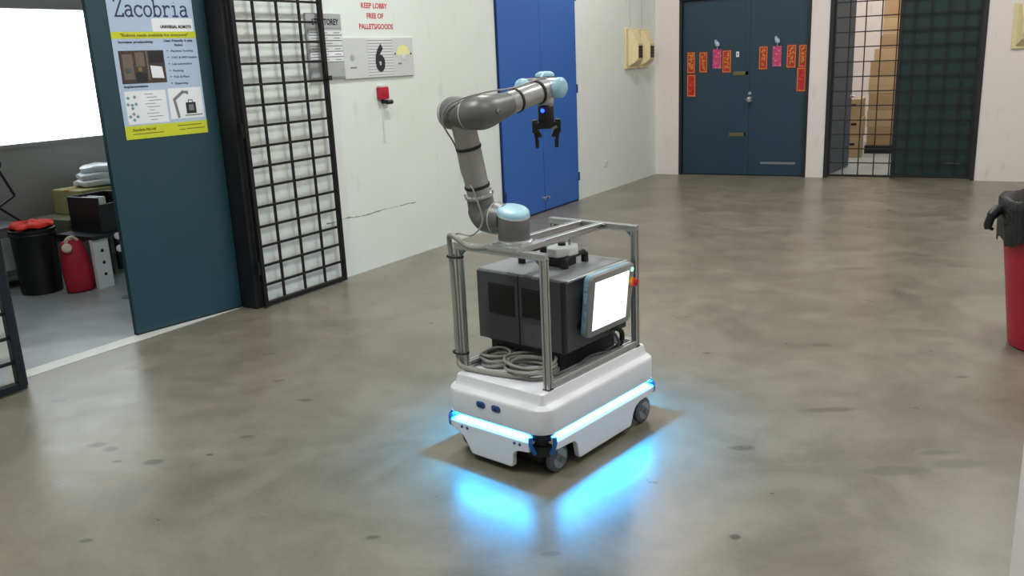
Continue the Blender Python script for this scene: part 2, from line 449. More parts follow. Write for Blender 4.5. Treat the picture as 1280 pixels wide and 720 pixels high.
# office behind the left wall
OX = -2.95   # local depth is positive y in the wall frame
m_ = MB(); m_.box(-2.4, 4.2, .26, 3.3, -.1, .0)
struct('floor_office', m_, M['floor_office'], WL)
OFX = 3.0
WY0, WY1, WZ0, WZ1 = 0.9, 3.6, 1.172, 2.348
m_ = MB(); m_.box(-2.4, WY0, OFX, OFX + .2, 0, CEIL); m_.box(WY1, 4.2, OFX, OFX + .2, 0, CEIL)
m_.box(WY0, WY1, OFX, OFX + .2, 0, WZ0); m_.box(WY0, WY1, OFX, OFX + .2, WZ1, CEIL)
struct('wall_office_back', m_, M['wall_office'], WL)
struct('wall_office_near', bx(-2.4, -2.2, TH, OFX, 0, CEIL), M['wall_office'], WL)
struct('wall_office_far', bx(4.0, 4.2, TH, OFX, 0, CEIL), M['wall_office'], WL)
struct('ceiling_office', bx(-2.4, 4.2, TH, OFX + .2, CEIL, CEIL + .1), M['ceiling'], WL)
# lit frosted window at the back of the office
M['frost'] = mat('frosted_window_glass', (236, 244, 248), 0.35, emit=(236, 247, 255), estr=WINDOW_STRENGTH, var=0.02, scale=1.2)
win = struct('window_1', bx(WY0, WY1, OFX + .05, OFX + .06, WZ0, WZ1), M['frost'], WL)
m_ = MB(); m_.box(WY0, WY1, OFX - .015, OFX + .08, WZ0 - .03, WZ0); m_.box(WY0, WY1, OFX - .015, OFX + .08, WZ1, WZ1 + .03)
m_.build('window_frame', M['wall_office'], win)
# store room behind the back wall
struct('floor_store', bx(-2.4, .6, YB + .12, YB + 5, -.1, 0), M['floor_office'])
struct('wall_store_left', bx(-2.5, -2.3, YB + .2, YB + 5, 0, CEIL), M['wall_back'])
struct('wall_store_right', bx(.4, .6, YB + .2, YB + 5, 0, CEIL), M['wall_back'])
struct('wall_store_back', bx(-2.5, .6, YB + 4.8, YB + 5, 0, CEIL), M['wall_back'])
struct('ceiling_store', bx(-2.5, .6, YB + .2, YB + 5, CEIL, CEIL + .1), M['ceiling'])

# ------------------------------------------------------------------ lamps
def batten(name, label, x, y, z, watts, col, along='y', length=1.2, Mx=None, group=None):
    t = thing(name, label, 'lamp', (Mx or Matrix()) @ T(x, y, z), group)
    hx, hy = (.09, length / 2) if along == 'y' else (length / 2, .09)
    bx(-hx, hx, -hy, hy, -.05, 0).build('housing', M['lamp_white'], t, bev=.01)
    for k in (-.045, .045):
        p0, p1 = ((k, -hy + .03, -.068), (k, hy - .03, -.068)) if along == 'y' else ((-hx + .03, k, -.068), (hx - .03, k, -.068))
        MB().cyl(p0, p1, .014, n=10).build('tube', M['tube_on'], t)
    ld = bpy.data.lights.new('tube_light', 'AREA'); ld.shape = 'RECTANGLE'
    ld.size, ld.size_y = (2 * hx, 2 * hy); ld.energy = watts; ld.color = col
    lo = bpy.data.objects.new('tube_light', ld); COL.objects.link(lo); lo.parent = t; lo.location = (0, 0, -.095)
    return t
LNAMES = ['over the doorway', 'above the storey sign', 'near the blue doors', 'over the front right of the lobby', 'over the middle right of the lobby', 'in front of the grille gate']
for (x, y, wt), nm in zip(LOBBY_LAMPS, LNAMES):
    batten('ceiling_lamp', 'white twin tube ceiling lamp ' + nm, x, y, CEIL, wt, LAMP_COL if nm != 'near the blue doors' else (1.0, 0.93, 0.92), group='lobby ceiling lamps')
batten('ceiling_lamp', 'white twin tube ceiling lamp inside the office', 1.0, 1.5, CEIL, OFFICE_LAMP_W, (0.95, 0.98, 1.0), 'x', 1.2, WL)
batten('ceiling_lamp', 'white twin tube ceiling lamp inside the carton store', -1.5, YB + 1.8, CEIL, STORE_LAMP_W, (1.0, 0.97, 0.9))

# ------------------------------------------------------------------ door with the poster
PA, PB = (-4.967, 3.858), (-4.79, 4.668)
DP = frame2(PA[0], PA[1], PB[0], PB[1])
dr = struct('door_1', bx(0, .829, 0, .045, .012, 2.56), M['teal'], DP, bev=.003)
bx(.0, .829, -.001, .046, 0.004, .012).build('bottom_seal', M['rubber'], dr)
# steel frame round the doorway
m_ = MB(); m_.box(1.755, 1.80, -.03, .26, 0, OPEN_H); m_.box(1.80, 1.87, -.03, 0, 0, OPEN_H); m_.box(OPEN_S0, 1.755, .10, .26, OPEN_H - .05, OPEN_H); m_.box(OPEN_S0, OPEN_S0 + .035, .0, .26, 0, OPEN_H - .05)
struct('trim_2', m_, M['frame_dark'], WL)

# poster: x along the door, z up, facing -y
PM = DP @ T(.132, -.003, 0)
po = thing('poster', 'pale blue advertising poster with lime bands on the teal door', 'poster', PM)
PW = .598
bx(0, PW, 0, .0015, 1.315, 2.262).build('sheet', M['poster'], po)
def pbox(name, x0, x1, z0, z1, m, y=-.0008):
    return bx(x0, x1, y, 0, z0, z1).build(name, M[m], po)
GLY = {
 'Z': [[(.04, .84), (.04, 1), (.58, 1), (.02, 0), (.60, 0), (.60, .18)]],
 'a': [[(.07, .52), (.16, .61), (.34, .63), (.46, .56), (.49, .44), (.49, 0), (.62, 0)], [(.49, .36), (.28, .37), (.10, .32), (.03, .18), (.10, .03), (.25, -.02), (.40, .03), (.49, .14)]],
 'c': [[(.56, .62), (.56, .44)], [(.56, .47), (.48, .58), (.32, .63), (.15, .57), (.05, .40), (.05, .22), (.15, .05), (.32, -.02), (.48, .02), (.58, .13)]],
 'o': [[(.31, .63), (.15, .57), (.05, .42), (.05, .20), (.15, .04), (.31, -.02), (.47, .04), (.57, .20), (.57, .42), (.47, .57), (.31, .63)]],
 'b': [[(.0, .96), (.12, .96), (.12, 0), (.0, 0)], [(.12, .48), (.24, .60), (.38, .63), (.52, .55), (.60, .40), (.60, .22), (.52, .06), (.38, -.02), (.24, .02), (.12, .14)]],
 'r': [[(.04, .62), (.2, .62), (.2, 0)], [(.04, 0), (.42, 0)], [(.2, .40), (.3, .55), (.44, .63), (.58, .60), (.60, .50)]],
 'i': [[(.08, .62), (.3, .62), (.3, 0)], [(.06, 0), (.56, 0)], [(.28, .86), (.32, .86)]],
}
def ribbon(mb, pts, wd, y):
    P = [V((p[0], 0, p[1])) for p in pts]; L_ = []; n = len(P)
    for i in range(n):
        d0 = (P[i] - P[i - 1]).normalized() if i else (P[1] - P[0]).normalized()
        d1 = (P[i + 1] - P[i]).normalized() if i < n - 1 else d0
        t = (d0 + d1); t = t.normalized() if t.length > 1e-4 else d0
        nn = V((-t.z, 0, t.x)); k = min(1 / max(nn.dot(V((-d0.z, 0, d0.x))), .35), 2.2)
        L_.append((P[i] + nn * wd / 2 * k + V((0, y, 0)), P[i] - nn * wd / 2 * k + V((0, y, 0))))
    vs = [q for pr in L_ for q in pr]
    mb.add(vs, [(2 * i, 2 * i + 1, 2 * i + 3, 2 * i + 2) for i in range(n - 1)])
x = .048; HT = .104
for ch in 'Zacobria':
    mb = MB()
    for st in GLY[ch]:
        ribbon(mb, [(x + u * .092, 2.098 + v_ * HT) for u, v_ in st], .0115, -.0006)
    mb.build('title_letter', M['poster_ink'], po, smooth=0)
    x += .0645 if ch != 'Z' else .067
pbox('logo_panel', .288, .585, 2.0, 2.085, 'poster_white')
text('UNIVERSAL ROBOTS', .026, M['ink'], po, .345, 2.022, width=.225, bold=.0012, y=-.0014)
pbox('slogan_band', .0, PW, 1.957, 2.0, 'poster_lime')
text('"Robots made available for everyone"', .026, M['poster_olive'], po, .06, 1.97, width=.48, bold=.0006, y=-.0014)
text('Increase productivity', .022, M['poster_ink'], po, .04, 1.929, width=.24, bold=.0006)
text('User Friendly 6 axis', .022, M['poster_ink'], po, .355, 1.934, width=.21, bold=.0006)
text('Robot', .022, M['poster_ink'], po, .43, 1.906, width=.06, bold=.0006)
for z, s_, wd in ((1.868, 'Machine Tending', .165), (1.825, 'CNC & SMD feeders', .19), (1.783, 'Lab automation', .145), (1.739, 'Packing', .075), (1.698, 'Pick & Place', .115), (1.655, 'Dispensing', .095)):
    text(s_, .02, M['poster_ink'], po, .395, z, width=wd)
    pbox('bullet', .368, .380, z + .006, z + .011, 'poster_ink')
pbox('photo_print', .03, .342, 1.672, 1.882, 'photo_dark')
for a_ in ((.05, .12, 1.70, 1.86, 'photo_mid'), (.215, .226, 1.69, 1.88, 'photo_mid'), (.14, .2, 1.78, 1.87, 'photo_mid'), (.235, .335, 1.80, 1.875, 'frame_dark'), (.13, .205, 1.68, 1.74, 'frame_dark'), (.06, .10, 1.735, 1.775, 'ink_grey'), (.15, .175, 1.75, 1.775, 'poster_olive')):
    pbox('photo_detail', *a_, y=-.0012)
mb = MB(); mb.add([(.24, -.0016, 1.705), (.325, -.0016, 1.70), (.318, -.0016, 1.775), (.236, -.0016, 1.785)], [(0, 1, 2, 3)]); mb.build('photo_detail', M['poster_white'], po, smooth=0)
text('Implementation', .02, M['poster_ink'], po, .035, 1.648, width=.165, bold=.0006)
pbox('diagram_panel', .03, .318, 1.412, 1.625, 'poster_white')
for q, (dx, dz) in enumerate(((.05, 1.582), (.095, 1.587), (.045, 1.540), (.072, 1.536), (.1, 1.541), (.073, 1.515), (.05, 1.462), (.075, 1.478), (.1, 1.460), (.074, 1.440))):
    mb = MB(); r_ = .013
    mb.add([(dx - r_, -.0012, dz), (dx, -.0012, dz - r_), (dx + r_, -.0012, dz), (dx, -.0012, dz + r_)], [(0, 1, 2, 3)]); mb.build('diagram_arrow', M['diagram_teal'], po, smooth=0)
for q in range(9):
    z = 1.60 - q * .021
    pbox('diagram_line', .165 + (q % 3) * .012, .225 + (q * 7 % 5) * .014, z, z + .004, 'ink_grey', y=-.0012)
pbox('robot_picture', .335, .585, 1.425, 1.63, 'poster_white')
mb = MB(); ribbon(mb, [(.395, 1.43), (.375, 1.555), (.45, 1.607)], .02, -.0013); ribbon(mb, [(.44, 1.60), (.475, 1.60), (.475, 1.585)], .016, -.0013); mb.build('printed_arm', M['ink_grey'], po, smooth=0)
pbox('printed_case', .455, .53, 1.455, 1.53, 'ink', y=-.0013)
pbox('printed_case_panel', .475, .512, 1.475, 1.515, 'ink_grey', y=-.0018)
pbox('printed_base', .44, .572, 1.440, 1.448, 'ink_grey', y=-.0013)
mb = MB(); ribbon(mb, [(.475, 1.53), (.478, 1.545), (.505, 1.545), (.508, 1.53)], .006, -.0013); mb.build('printed_handle', M['ink'], po, smooth=0)
pbox('footer_band', 0, PW, 1.315, 1.402, 'poster_lime')
text('Zacobria Pte Ltd', .022, M['poster_olive'], po, .05, 1.368, width=.165, bold=.001, y=-.0014)
# the remaining small print is too small to read in the photograph: plain lines of ink
for (x0, x1, z) in ((.05, .27, 1.345), (.375, .555, 1.376), (.385, .425, 1.349), (.437, .575, 1.351)):
    pbox('small_print', x0, x1, z, z + .006, 'poster_olive', y=-.0014)

# ------------------------------------------------------------------ black grille gates at the doorway
def gate_leaf(name, label, Mx, width, height, rows, cols, fr, br, group, hinge_right=False):
    t = thing(name, label, 'gate', Mx, group)
    h = fr / 2
    for x_, w_ in ((0, fr * 1.0), (width - fr, fr)):
        bx(x_, x_ + w_, -fr / 2, fr / 2, 0, height).build('stile', M['black_iron'], t, bev=.003)
    for z_ in (0.0, height - fr):
        bx(fr, width - fr, -fr / 2, fr / 2, z_, z_ + fr).build('rail', M['black_iron'], t, bev=.003)
    hb = bx(fr, width - fr, -br * .5, br * .5, -br / 2, br / 2).build('cross_bar', M['black_iron'], t)
    pitch = (height - fr) / rows
    hb.location.z = pitch + fr / 2
    for k in range(2, rows):
        share(hb, 'cross_bar', t, loc=(0, 0, k * pitch + fr / 2))
    vb = bx(-br / 2, br / 2, br * .5, br * 1.4, fr, height - fr).build('upright_bar', M['black_iron'], t)
    vb.location.x = width / cols
    for k in range(2, cols):
        share(vb, 'upright_bar', t, loc=(k * width / cols, 0, 0))
    return t
gl = gate_leaf('grille_gate', 'tall black iron grille leaf folded back against white wall beside the poster door', WL @ T(1.792, -.072, .012), .900, 2.50, 17, 4, .034, .017, 'doorway gate leaves')
for z in (.25, 1.25, 2.2):
    MB().cyl((-.012, 0, z), (-.012, 0, z + .1), .014, n=12).build('hinge', M['black_iron'], gl)
m_ = MB(); m_.cyl((.885, -.018, 1.63), (.885, -.04, 1.63), .016, n=14); m_.box(.867, .903, -.05, -.036, 1.612, 1.648); m_.build('lock', M['black'], gl, bev=.004)
gl2 = gate_leaf('grille_gate', 'black iron grille leaf at the far left edge beside the office opening', WL @ T(-.985, -.072, .012), .955, 2.50, 17, 4, .045, .017, 'doorway gate leaves')
m_ = MB()
# ------------------------------------------------------------------ signs on the left wall
DS = 2.792
# directory board
t = thing('directory_board', 'grey storey directory board partly behind the black grille gate', 'sign', WL @ T(DS - .225, -.0, 0))
bx(0, .385, -.028, 0, 1.636, 2.131).build('backing', M['sign_board'], t, bev=.003)
bx(.008, .377, -.031, -.027, 2.02, 2.123).build('title_panel', M['sign_board'], t)
text('6TH STOREY', .064, M['ink'], t, .05, 2.045, width=.30, bold=.002, y=-.0316)
for k in range(6):
    z = 1.985 - k * .041
    bx(.010, .375, -.033, -.027, z - .015, z + .017).build('name_strip', M['poster_white' if k == 4 else 'sign_white'], t)
    for (x0, wd) in ((.02, .09), (.14, .07), (.28, .07)) if k not in (2,) else ((.1, .16),):
        bx(x0, x0 + wd, -.0336, -.032, z - .003, z + .003).build('name_print', M['ink_grey'], t)
bx(.010, .375, -.032, -.027, 1.646, 1.755).build('lower_panel', M['sign_board'], t, bev=.002)
for x_ in (.03, .355): MB().cyl((x_, -.031, 1.70), (x_, -.036, 1.70), .006, n=10).build('screw', M['chrome'], t)
# number plate
t = thing('storey_number_plate', 'long brushed metal plate with large number 6 beside the directory board', 'sign', WL @ T(DS + .168, 0, 0))
bx(0, .91, -.018, 0, 1.622, 1.947).build('backing', M['sign_plate'], t, bev=.002)
bx(.295, .625, -.0195, -.017, 1.626, 1.943).build('striped_panel', M['sign_white'], t)
for k in range(13):
    z = 1.64 + k * .0235
    bx(.295, .625, -.0205, -.019, z, z + .004).build('stripe', M['ink_grey'], t)
text('6', .285, M['ink'], t, .448, 1.682, name='numeral', align='CENTER', bold=.013, y=-.0215, sx=.85)
m_ = MB(); m_.add([(.665, -.019, 1.80), (.70, -.019, 1.87), (.76, -.019, 1.89), (.83, -.019, 1.87), (.865, -.019, 1.80)], [(0, 1, 2, 3, 4)]); m_.build('yellow_print', M['sign_yellow'], t, smooth=0)
m_ = MB(); m_.turn((.765, -.018, 1.787), (0, -1, 0), [(0, .03), (.004, .03), (.005, .022), (.006, 0)], 20); m_.build('round_badge', M['sign_white'], t)
for x_ in (.655, .875): MB().cyl((x_, -.017, 1.81), (x_, -.022, 1.81), .008, n=10).build('rivet', M['ink'], t)
m_ = MB(); m_.turn((.10, -.018, 1.79), (0, -1, 0), [(0, .026), (.002, .026), (.0025, .016), (.002, 0)], 20); m_.build('faded_emblem', M['sign_board'], t)
bx(.07, .15, -.0195, -.017, 1.705, 1.716).build('faded_print', M['ink_grey'], t)
bx(.69, .74, -.0195, -.017, 1.722, 1.735).build('faded_print', M['ink_grey'], t)
# red stencil
t = thing('stencil_notice', 'red stencilled capital letters painted on white wall above the number plate', 'lettering', WL @ T(DS, 0, 0))
for s_, x_, z, wd in (('KEEP LOBBY', .447, 2.185, .335), ('FREE OF', .508, 2.104, .215), ('PALLETS/GOODS', .404, 2.018, .438)):
    text(s_, .058, M['red_paint'], t, x_, z, width=wd, bold=.0014, y=-.0008)
# fire alarm
t = thing('fire_alarm_point', 'small red fire alarm call point below the number plate', 'alarm', WL @ T(DS + .615, 0, 0))
bx(-.058, .058, -.045, 0, 1.435, 1.54).build('case', M['red_bag'], t, bev=.006)
bx(-.035, .035, -.048, -.044, 1.455, 1.515).build('pane', M['red_plastic'], t, bev=.002)
bx(-.045, .045, -.04, 0, 1.54, 1.552).build('top_plate', M['light_grey'], t)
m_ = MB(); m_.turn((.035, -.06, 1.412), (1, 0, 0), [(-.04, .012), (-.035, .02), (.03, .02), (.035, .012)], 14); m_.box(-.005, .02, -.06, 0, 1.40, 1.43); m_.build('bell', M['black'], t)
bx(-.008, .004, -.012, 0, 1.08, 1.40).build('conduit', M['sign_white'], t)
# blue doors
t = struct('door_2', bx(DS + 2.475, DS + 4.205, -.012, .0, 0, 2.70), M['blue_edge'], WL)
for x0, x1 in ((DS + 2.495, DS + 3.335), (DS + 3.345, DS + 4.185)):
    bx(x0, x1, -.03, -.010, .02, 2.68).build('leaf', M['blue'], t, bev=.004)
for x_ in (DS + 3.30, DS + 3.385):
    MB().turn((x_, -.03, .165), (0, -1, 0), [(0, .02), (.006, .02), (.008, .012), (.03, .012), (.034, .018), (.04, .0)], 14).build('door_knob', M['chrome'], t)
for z in (.25, 1.3, 2.35):
    for x_ in (DS + 2.49, DS + 4.19):
        MB().cyl((x_, -.034, z), (x_, -.034, z + .1), .010, n=10).build('hinge', M['blue_edge'], t)
# emergency lamps near the corner
def emergency(name, label, Mx, w_, h_, d_):
    t = thing(name, label, 'lamp', Mx)
    m_ = MB(); m_.box(0, w_, -.03, 0, 0, h_); m_.build('back_plate', M['beige'], t, bev=.004)
    # wedge body with sloping cheeks
    poly = [(0.05, .0), (.05, h_ * .93), (-.0, h_ * .93)]
    m_ = MB()
    m_.loft([[V((w_ * .18, -.03, h_ * .06)), V((w_, -.03, h_ * .06)), V((w_, -.03, h_ * .97)), V((w_ * .18, -.03, h_ * .97))],
             [V((w_ * .30, -d_ * .7, h_ * .14)), V((w_ * .95, -d_ * .7, h_ * .14)), V((w_ * .95, -d_ * .35, h_ * .97)), V((w_ * .30, -d_ * .35, h_ * .97))],
             [V((w_ * .42, -d_, h_ * .22)), V((w_ * .88, -d_, h_ * .22)), V((w_ * .88, -d_, h_ * .62)), V((w_ * .42, -d_, h_ * .62))]])
    m_.build('body', M['beige'], t, bev=.004, smooth=20)
    m_ = MB(); m_.box(w_ * .48, w_ * .82, -d_ - .004, -d_ + .002, h_ * .26, h_ * .57)
    m_.build('louvre', M['beige_dark'], t)
    m_ = MB()
    for k in range(4): m_.box(w_ * .48, w_ * .82, -d_ - .008, -d_ - .003, h_ * (.29 + k * .075), h_ * (.31 + k * .075))
    m_.build('louvre_blade', M['frame_dark'], t)
    MB().cyl((w_ * .5, -.012, h_), (w_ * .5, -.012, h_ + .7), .009, n=8).build('conduit', M['light_grey'], t)
    return t
emergency('emergency_lamp', 'beige louvred wall box, left one of the pair by the corner', WL @ T(DS + 5.62, 0, 1.53), .36, .52, .13)
emergency('emergency_lamp', 'beige louvred wall box nearest the corner, right one of the pair', WL @ T(DS + 6.03, 0, 1.53), .34, .51, .13)
emergency('emergency_lamp', 'beige louvred wall box on the back wall at the right edge', WB @ T(.315, 0, 1.585), .25, .52, .12)
# small wall socket near the blue doors
t = thing('wall_outlet', 'small white wall outlet low on wall right of blue doors', 'outlet', WL @ T(DS + 5.0, 0, .32))
bx(-.04, .04, -.012, 0, 0, .08).build('plate', M['sign_white'], t, bev=.004)
bx(-.018, .018, -.016, -.011, .02, .06).build('switch', M['light_grey'], t, bev=.002)

# ------------------------------------------------------------------ teal double door, back wall
d3 = struct('door_3', bx(DX0, DX1, .075, .12, 0, DH), M['frame_dark'], WB)
SEAM = -2.805
bx(DX0 + .045, SEAM - .004, .045, .09, .012, DH - .012).build('leaf', M['teal_dark'], d3, bev=.003)
bx(SEAM + .004, DX1 - .045, .045, .09, .012, DH - .012).build('leaf', M['teal_dark'], d3, bev=.003)
bx(SEAM - .03, SEAM + .03, .036, .046, .012, DH - .012).build('astragal', M['teal_dark'], d3, bev=.002)
for x0, x1 in ((DX0, DX0 + .04), (DX1 - .04, DX1)): bx(x0, x1, -.005, .12, 0, DH + .04).build('jamb', M['frame_dark'], d3)
bx(DX0, DX1, -.005, .12, DH, DH + .08).build('head', M['frame_dark'], d3)
bx(-3.0, -2.79, .036, .046, 1.375, 1.425).build('letter_plate', M['brass'], d3, bev=.002)
bx(-3.04, -2.81, .036, .046, .545, .595).build('letter_plate', M['brass'], d3, bev=.002)
bx(-2.60, -2.13, .043, .046, .165, .195).build('scuff_plate', M['steel'], d3)
m_ = MB(); m_.turn((-2.765, .046, 1.05), (0, -1, 0), [(0, .036), (.012, .036), (.014, .016), (.05, .016), (.056, .032), (.08, .032), (.086, 0)], 18); m_.build('door_knob', M['chrome'], d3)
m_ = MB(); m_.turn((-2.765, .046, 1.13), (0, -1, 0), [(0, .022), (.012, .022), (.014, 0)], 14); m_.build('lock', M['chrome'], d3)
bx(-2.965, -2.925, .043, .046, 1.62, 1.69).build('number_sticker', M['poster_white'], d3)
bx(-2.955, -2.94, .0422, .044, 1.64, 1.67).build('sticker_print', M['ink'], d3)
# festive papers
def festive(label, x0, x1, z0, z1, m, tassel=False, shift=0):
    t = thing('festive_paper', label, 'decoration', WB @ T(x0, .040, z0), 'festive papers on the teal doors')
    w_, h_ = x1 - x0, z1 - z0
    bx(0, w_, -.004, 0.004, 0, h_).build('paper', M[m], t)
    if m != 'paper_pink':
        for (fx0, fx1, fz0, fz1) in ((0.006, .012, .01, h_ - .01), (w_ - .012, w_ - .006, .01, h_ - .01), (.012, w_ - .012, .01, .016), (.012, w_ - .012, h_ - .016, h_ - .01)):
            bx(fx0, fx1, -.0055, -.003, fz0, fz1).build('border', M['gold'], t)
    rnd = random.Random(int(abs(x0) * 1000) + shift)
    if m != 'paper_pink':
        for k in range(4 if h_ > .27 else 3):
            cz = h_ - .05 - k * (h_ - .08) / 4 - .01
            mb = MB()
            for q in range(5):   # brush strokes, unreadable at this size in the photograph
                x_ = rnd.uniform(.028, w_ - .035); z_ = cz + rnd.uniform(-.022, .018)
                if q % 2: mb.box(x_ - .012, x_ + .018, -.0058, -.0045, z_, z_ + .008)
                else: mb.box(x_, x_ + .008, -.0058, -.0045, z_ - .012, z_ + .018)
            mb.build('gold_strokes', M['gold' if m == 'paper_red' else 'paper_red'], t, smooth=0)
    if tassel:
        m_ = MB(); P = [(w_ * .5, -.01, h_ + .12), (w_ * .35, -.012, h_ + .10), (w_ * .55, -.012, h_ + .06), (w_ * .5, -.008, h_ + .0)]
        m_.tube(catmull(P, 4), [.004] + [.022] * 5 + [.032] * 4 + [.006] * 3, 8); m_.build('foil_bow', M['string'], t)
festive('red paper with gold characters at the far left of the left leaf, upper one', -3.645, -3.535, 1.42, 1.71, 'paper_red')
festive('red paper with gold characters second from left on the left leaf', -3.475, -3.362, 1.425, 1.705, 'paper_red')
festive('pink hanging paper with foil bow on the left door leaf', -3.285, -3.165, 1.475, 1.732, 'paper_pink', True)
festive('red paper with gold characters nearest the seam on the left leaf', -3.15, -3.03, 1.415, 1.715, 'paper_red')
festive('crimson paper below the others at the far left of the doors', -3.645, -3.525, 1.10, 1.405, 'paper_crimson')
festive('red paper with gold characters nearest the seam on the right leaf', -2.655, -2.54, 1.44, 1.745, 'paper_red')
festive('pink hanging paper with foil bow on the right door leaf', -2.475, -2.36, 1.475, 1.74, 'paper_pink', True)
festive('red paper with gold characters right of the pink paper, right leaf', -2.29, -2.17, 1.45, 1.75, 'paper_red')
festive('red paper with gold characters at the far right, upper one', -2.135, -2.035, 1.455, 1.745, 'paper_red')
festive('crimson paper below the others at the far right of the doors', -2.15, -2.035, 1.14, 1.452, 'paper_crimson')

# ------------------------------------------------------------------ grille gate and green door, back wall right
t = struct('trim_3', MB().box(GX0, GX0 + .05, -.01, .2, 0, GH).box(GX1 - .05, GX1, -.01, .2, 0, GH).box(GX0 + .05, GX1 - .05, -.01, .2, GH - .06, GH), M['frame_dark'], WB)
GW = GX1 - GX0 - .10
tg = thing('sliding_grille', 'square mesh iron grille gate across the store room doorway', 'gate', WB @ T(GX0 + .05, .03, .015))
M['brown_iron'] = mat('dark_brown_iron', (26, 22, 18), 0.6, metal=0.0)
bx(0, .03, -.012, .012, 0, GH - .08).build('stile', M['brown_iron'], tg); bx(GW - .03, GW, -.012, .012, 0, GH - .08).build('stile', M['brown_iron'], tg)
for z in (0, GH - .11): bx(.03, GW - .03, -.012, .012, z, z + .03).build('rail', M['brown_iron'], tg)
hb = bx(.03, GW - .03, -.007, .007, -.007, .007).build('cross_bar', M['brown_iron'], tg); hb.location.z = .185
k = 2
while k * .1855 < GH - .15:
    share(hb, 'cross_bar', tg, loc=(0, 0, k * .1855)); k += 1
vb = bx(-.007, .007, .007, .021, .03, GH - .11).build('upright_bar', M['brown_iron'], tg); vb.location.x = .19
k = 2
while k * .19 < GW - .06:
    share(vb, 'upright_bar', tg, loc=(k * .19, 0, 0)); k += 1
gd = struct('door_4', bx(-.905, GX1 - .05, .075, .125, .01, GH - .065), M['green'], WB, bev=.003)
bx(-.93, -.885, .062, .13, .01, GH - .065).build('edge_stile', M['frame_dark'], gd, bev=.002)
bx(-.30, -.12, .071, .077, .20, .206).build('scratch_strip', M['steel'], gd)
# open leaf inside
d5 = struct('door_5', bx(0, 1.02, 0, .045, .012, GH - .08), M['teal_dark'], frame2(-1.74, YB + .215, -1.585, YB + 1.22), bev=.003)
MB().turn((.95, 0, 1.0), (0, -1, 0), [(0, .024), (.01, .024), (.012, .012), (.04, .012), (.045, .024), (.06, .02), (.064, 0)], 14).build('door_knob', M['chrome'], d5)

# cartons in the store
def carton(label, x0, y0, z0, w_, d_, h_, m='carton', ang=0.0, holes=False, group='cartons in the store room'):
    t = thing('carton', label, 'box', T(x0 + w_ / 2, y0 + d_ / 2, z0) @ Matrix.Rotation(ang, 4, 'Z'), group)
    bx(-w_ / 2, w_ / 2, -d_ / 2, d_ / 2, 0, h_).build('body', M[m], t, bev=.006)
    bx(-w_ / 2 - .001, w_ / 2 + .001, -.025, .025, h_ - .06, h_ + .0012).build('tape', M['tape'], t)
    bx(-w_ / 2 - .0008, w_ / 2 + .0008, -d_ / 2 - .0012, -d_ / 2 + .01, h_ * .48, h_ * .5).build('flap_line', M['tape'], t)
    if holes:
        bx(-.04, .04, -d_ / 2 - .003, -d_ / 2 + .01, h_ * .6, h_ * .6 + .035).build('hand_hole', M['hole'], t)
    return t
pal = thing('pallet', 'dark plastic pallet under the tall carton stack', 'pallet', T(-1.55, YB + 2.9, 0))
bx(0, .95, 0, .8, .09, .125).build('deck', M['black'], pal, bev=.004)
for y_ in (0, .34, .68): bx(0, .95, y_, y_ + .12, 0, .09).build('runner', M['black'], pal)
z = .127
words = ['bottom', 'second', 'third', 'fourth', 'fifth']
for k, h_ in enumerate((.29, .27, .255, .25, .245)):
    carton(f'brown carton, {words[k]} from the floor on the dark pallet', -1.535 + (.012, 0, .008, -.004, .006)[k], YB + 2.92, z, .56, .62, h_, 'carton' if k % 2 == 0 else 'carton_pale')
    z += h_ + .001
for k, (x_, h_, wd) in enumerate(((-1.485, .19, 'lowest'), (-1.41, .20, 'second'), (-1.385, .26, 'third'), (-1.385, .28, 'topmost'))):
    carton(f'brown carton, {wd} of the stepped upper stack behind the grille', x_, YB + 2.97, z, .52, .55, h_, 'carton_pale' if k % 2 == 0 else 'carton')
    z += h_ + .001
z = 0
for k, (h_, x_) in enumerate(((.32, -1.80), (.30, -1.785), (.28, -1.80))):
    carton(f'narrow carton with hand hole beside the open leaf, {("lowest", "middle", "topmost")[k]} of three', x_, YB + 2.3, z, .25, .4, h_, 'carton_pale', holes=True)
    z += h_ + .001
m_ = MB(); rings = []
for i in range(15):
    zz = .14 + i * .085
    rings.append([V((-1.02 + random.uniform(-.02, .02), YB + 2.86 + random.uniform(-.02, .0), zz)), V((-.95 + random.uniform(-.02, .02), YB + 2.85 + random.uniform(-.02, .01), zz)), V((-.93, YB + 2.9, zz)), V((-1.0, YB + 2.91, zz))])
m_.loft(rings); tag(m_.build('plastic_film', M['wrap'], smooth=60), 'crumpled clear plastic film hanging beside the carton stack', 'plastic film')

# ------------------------------------------------------------------ office contents
def OW(x, y): return T(x, y, 0)
tb = thing('low_table', 'low dark table against the grey office wall under cartons', 'table', T(-7.50, 4.98, 0))
bx(-.02, .62, -.1, 1.25, .33, .40).build('top', M['black'], tb, bev=.004)
for x_, y_ in ((.02, -.06), (.02, 1.2), (.57, 1.2), (.57, .35)): bx(x_, x_ + .04, y_ - .04, y_, 0, .33).build('leg', M['frame_dark'], tb)
c1 = thing('flat_carton', 'dull green flat carton lying on the low office table', 'box', T(-7.46, 4.90, .401))
bx(0, .5, 0, 1.05, 0, .125).build('body', M['carton_dull'], c1, bev=.006)
bx(.46, .502, 0, 1.05, .055, .065).build('lid_line', M['frame_dark'], c1)
c2 = thing('carton', 'olive brown carton on top of the flat green carton', 'box', T(-7.42, 5.10, .528))
bx(0, .42, 0, .9, 0, .225).build('body', M['carton_olive'], c2, bev=.008)
bx(.18, .24, -.001, .901, .20, .2265).build('tape', M['tape'], c2)
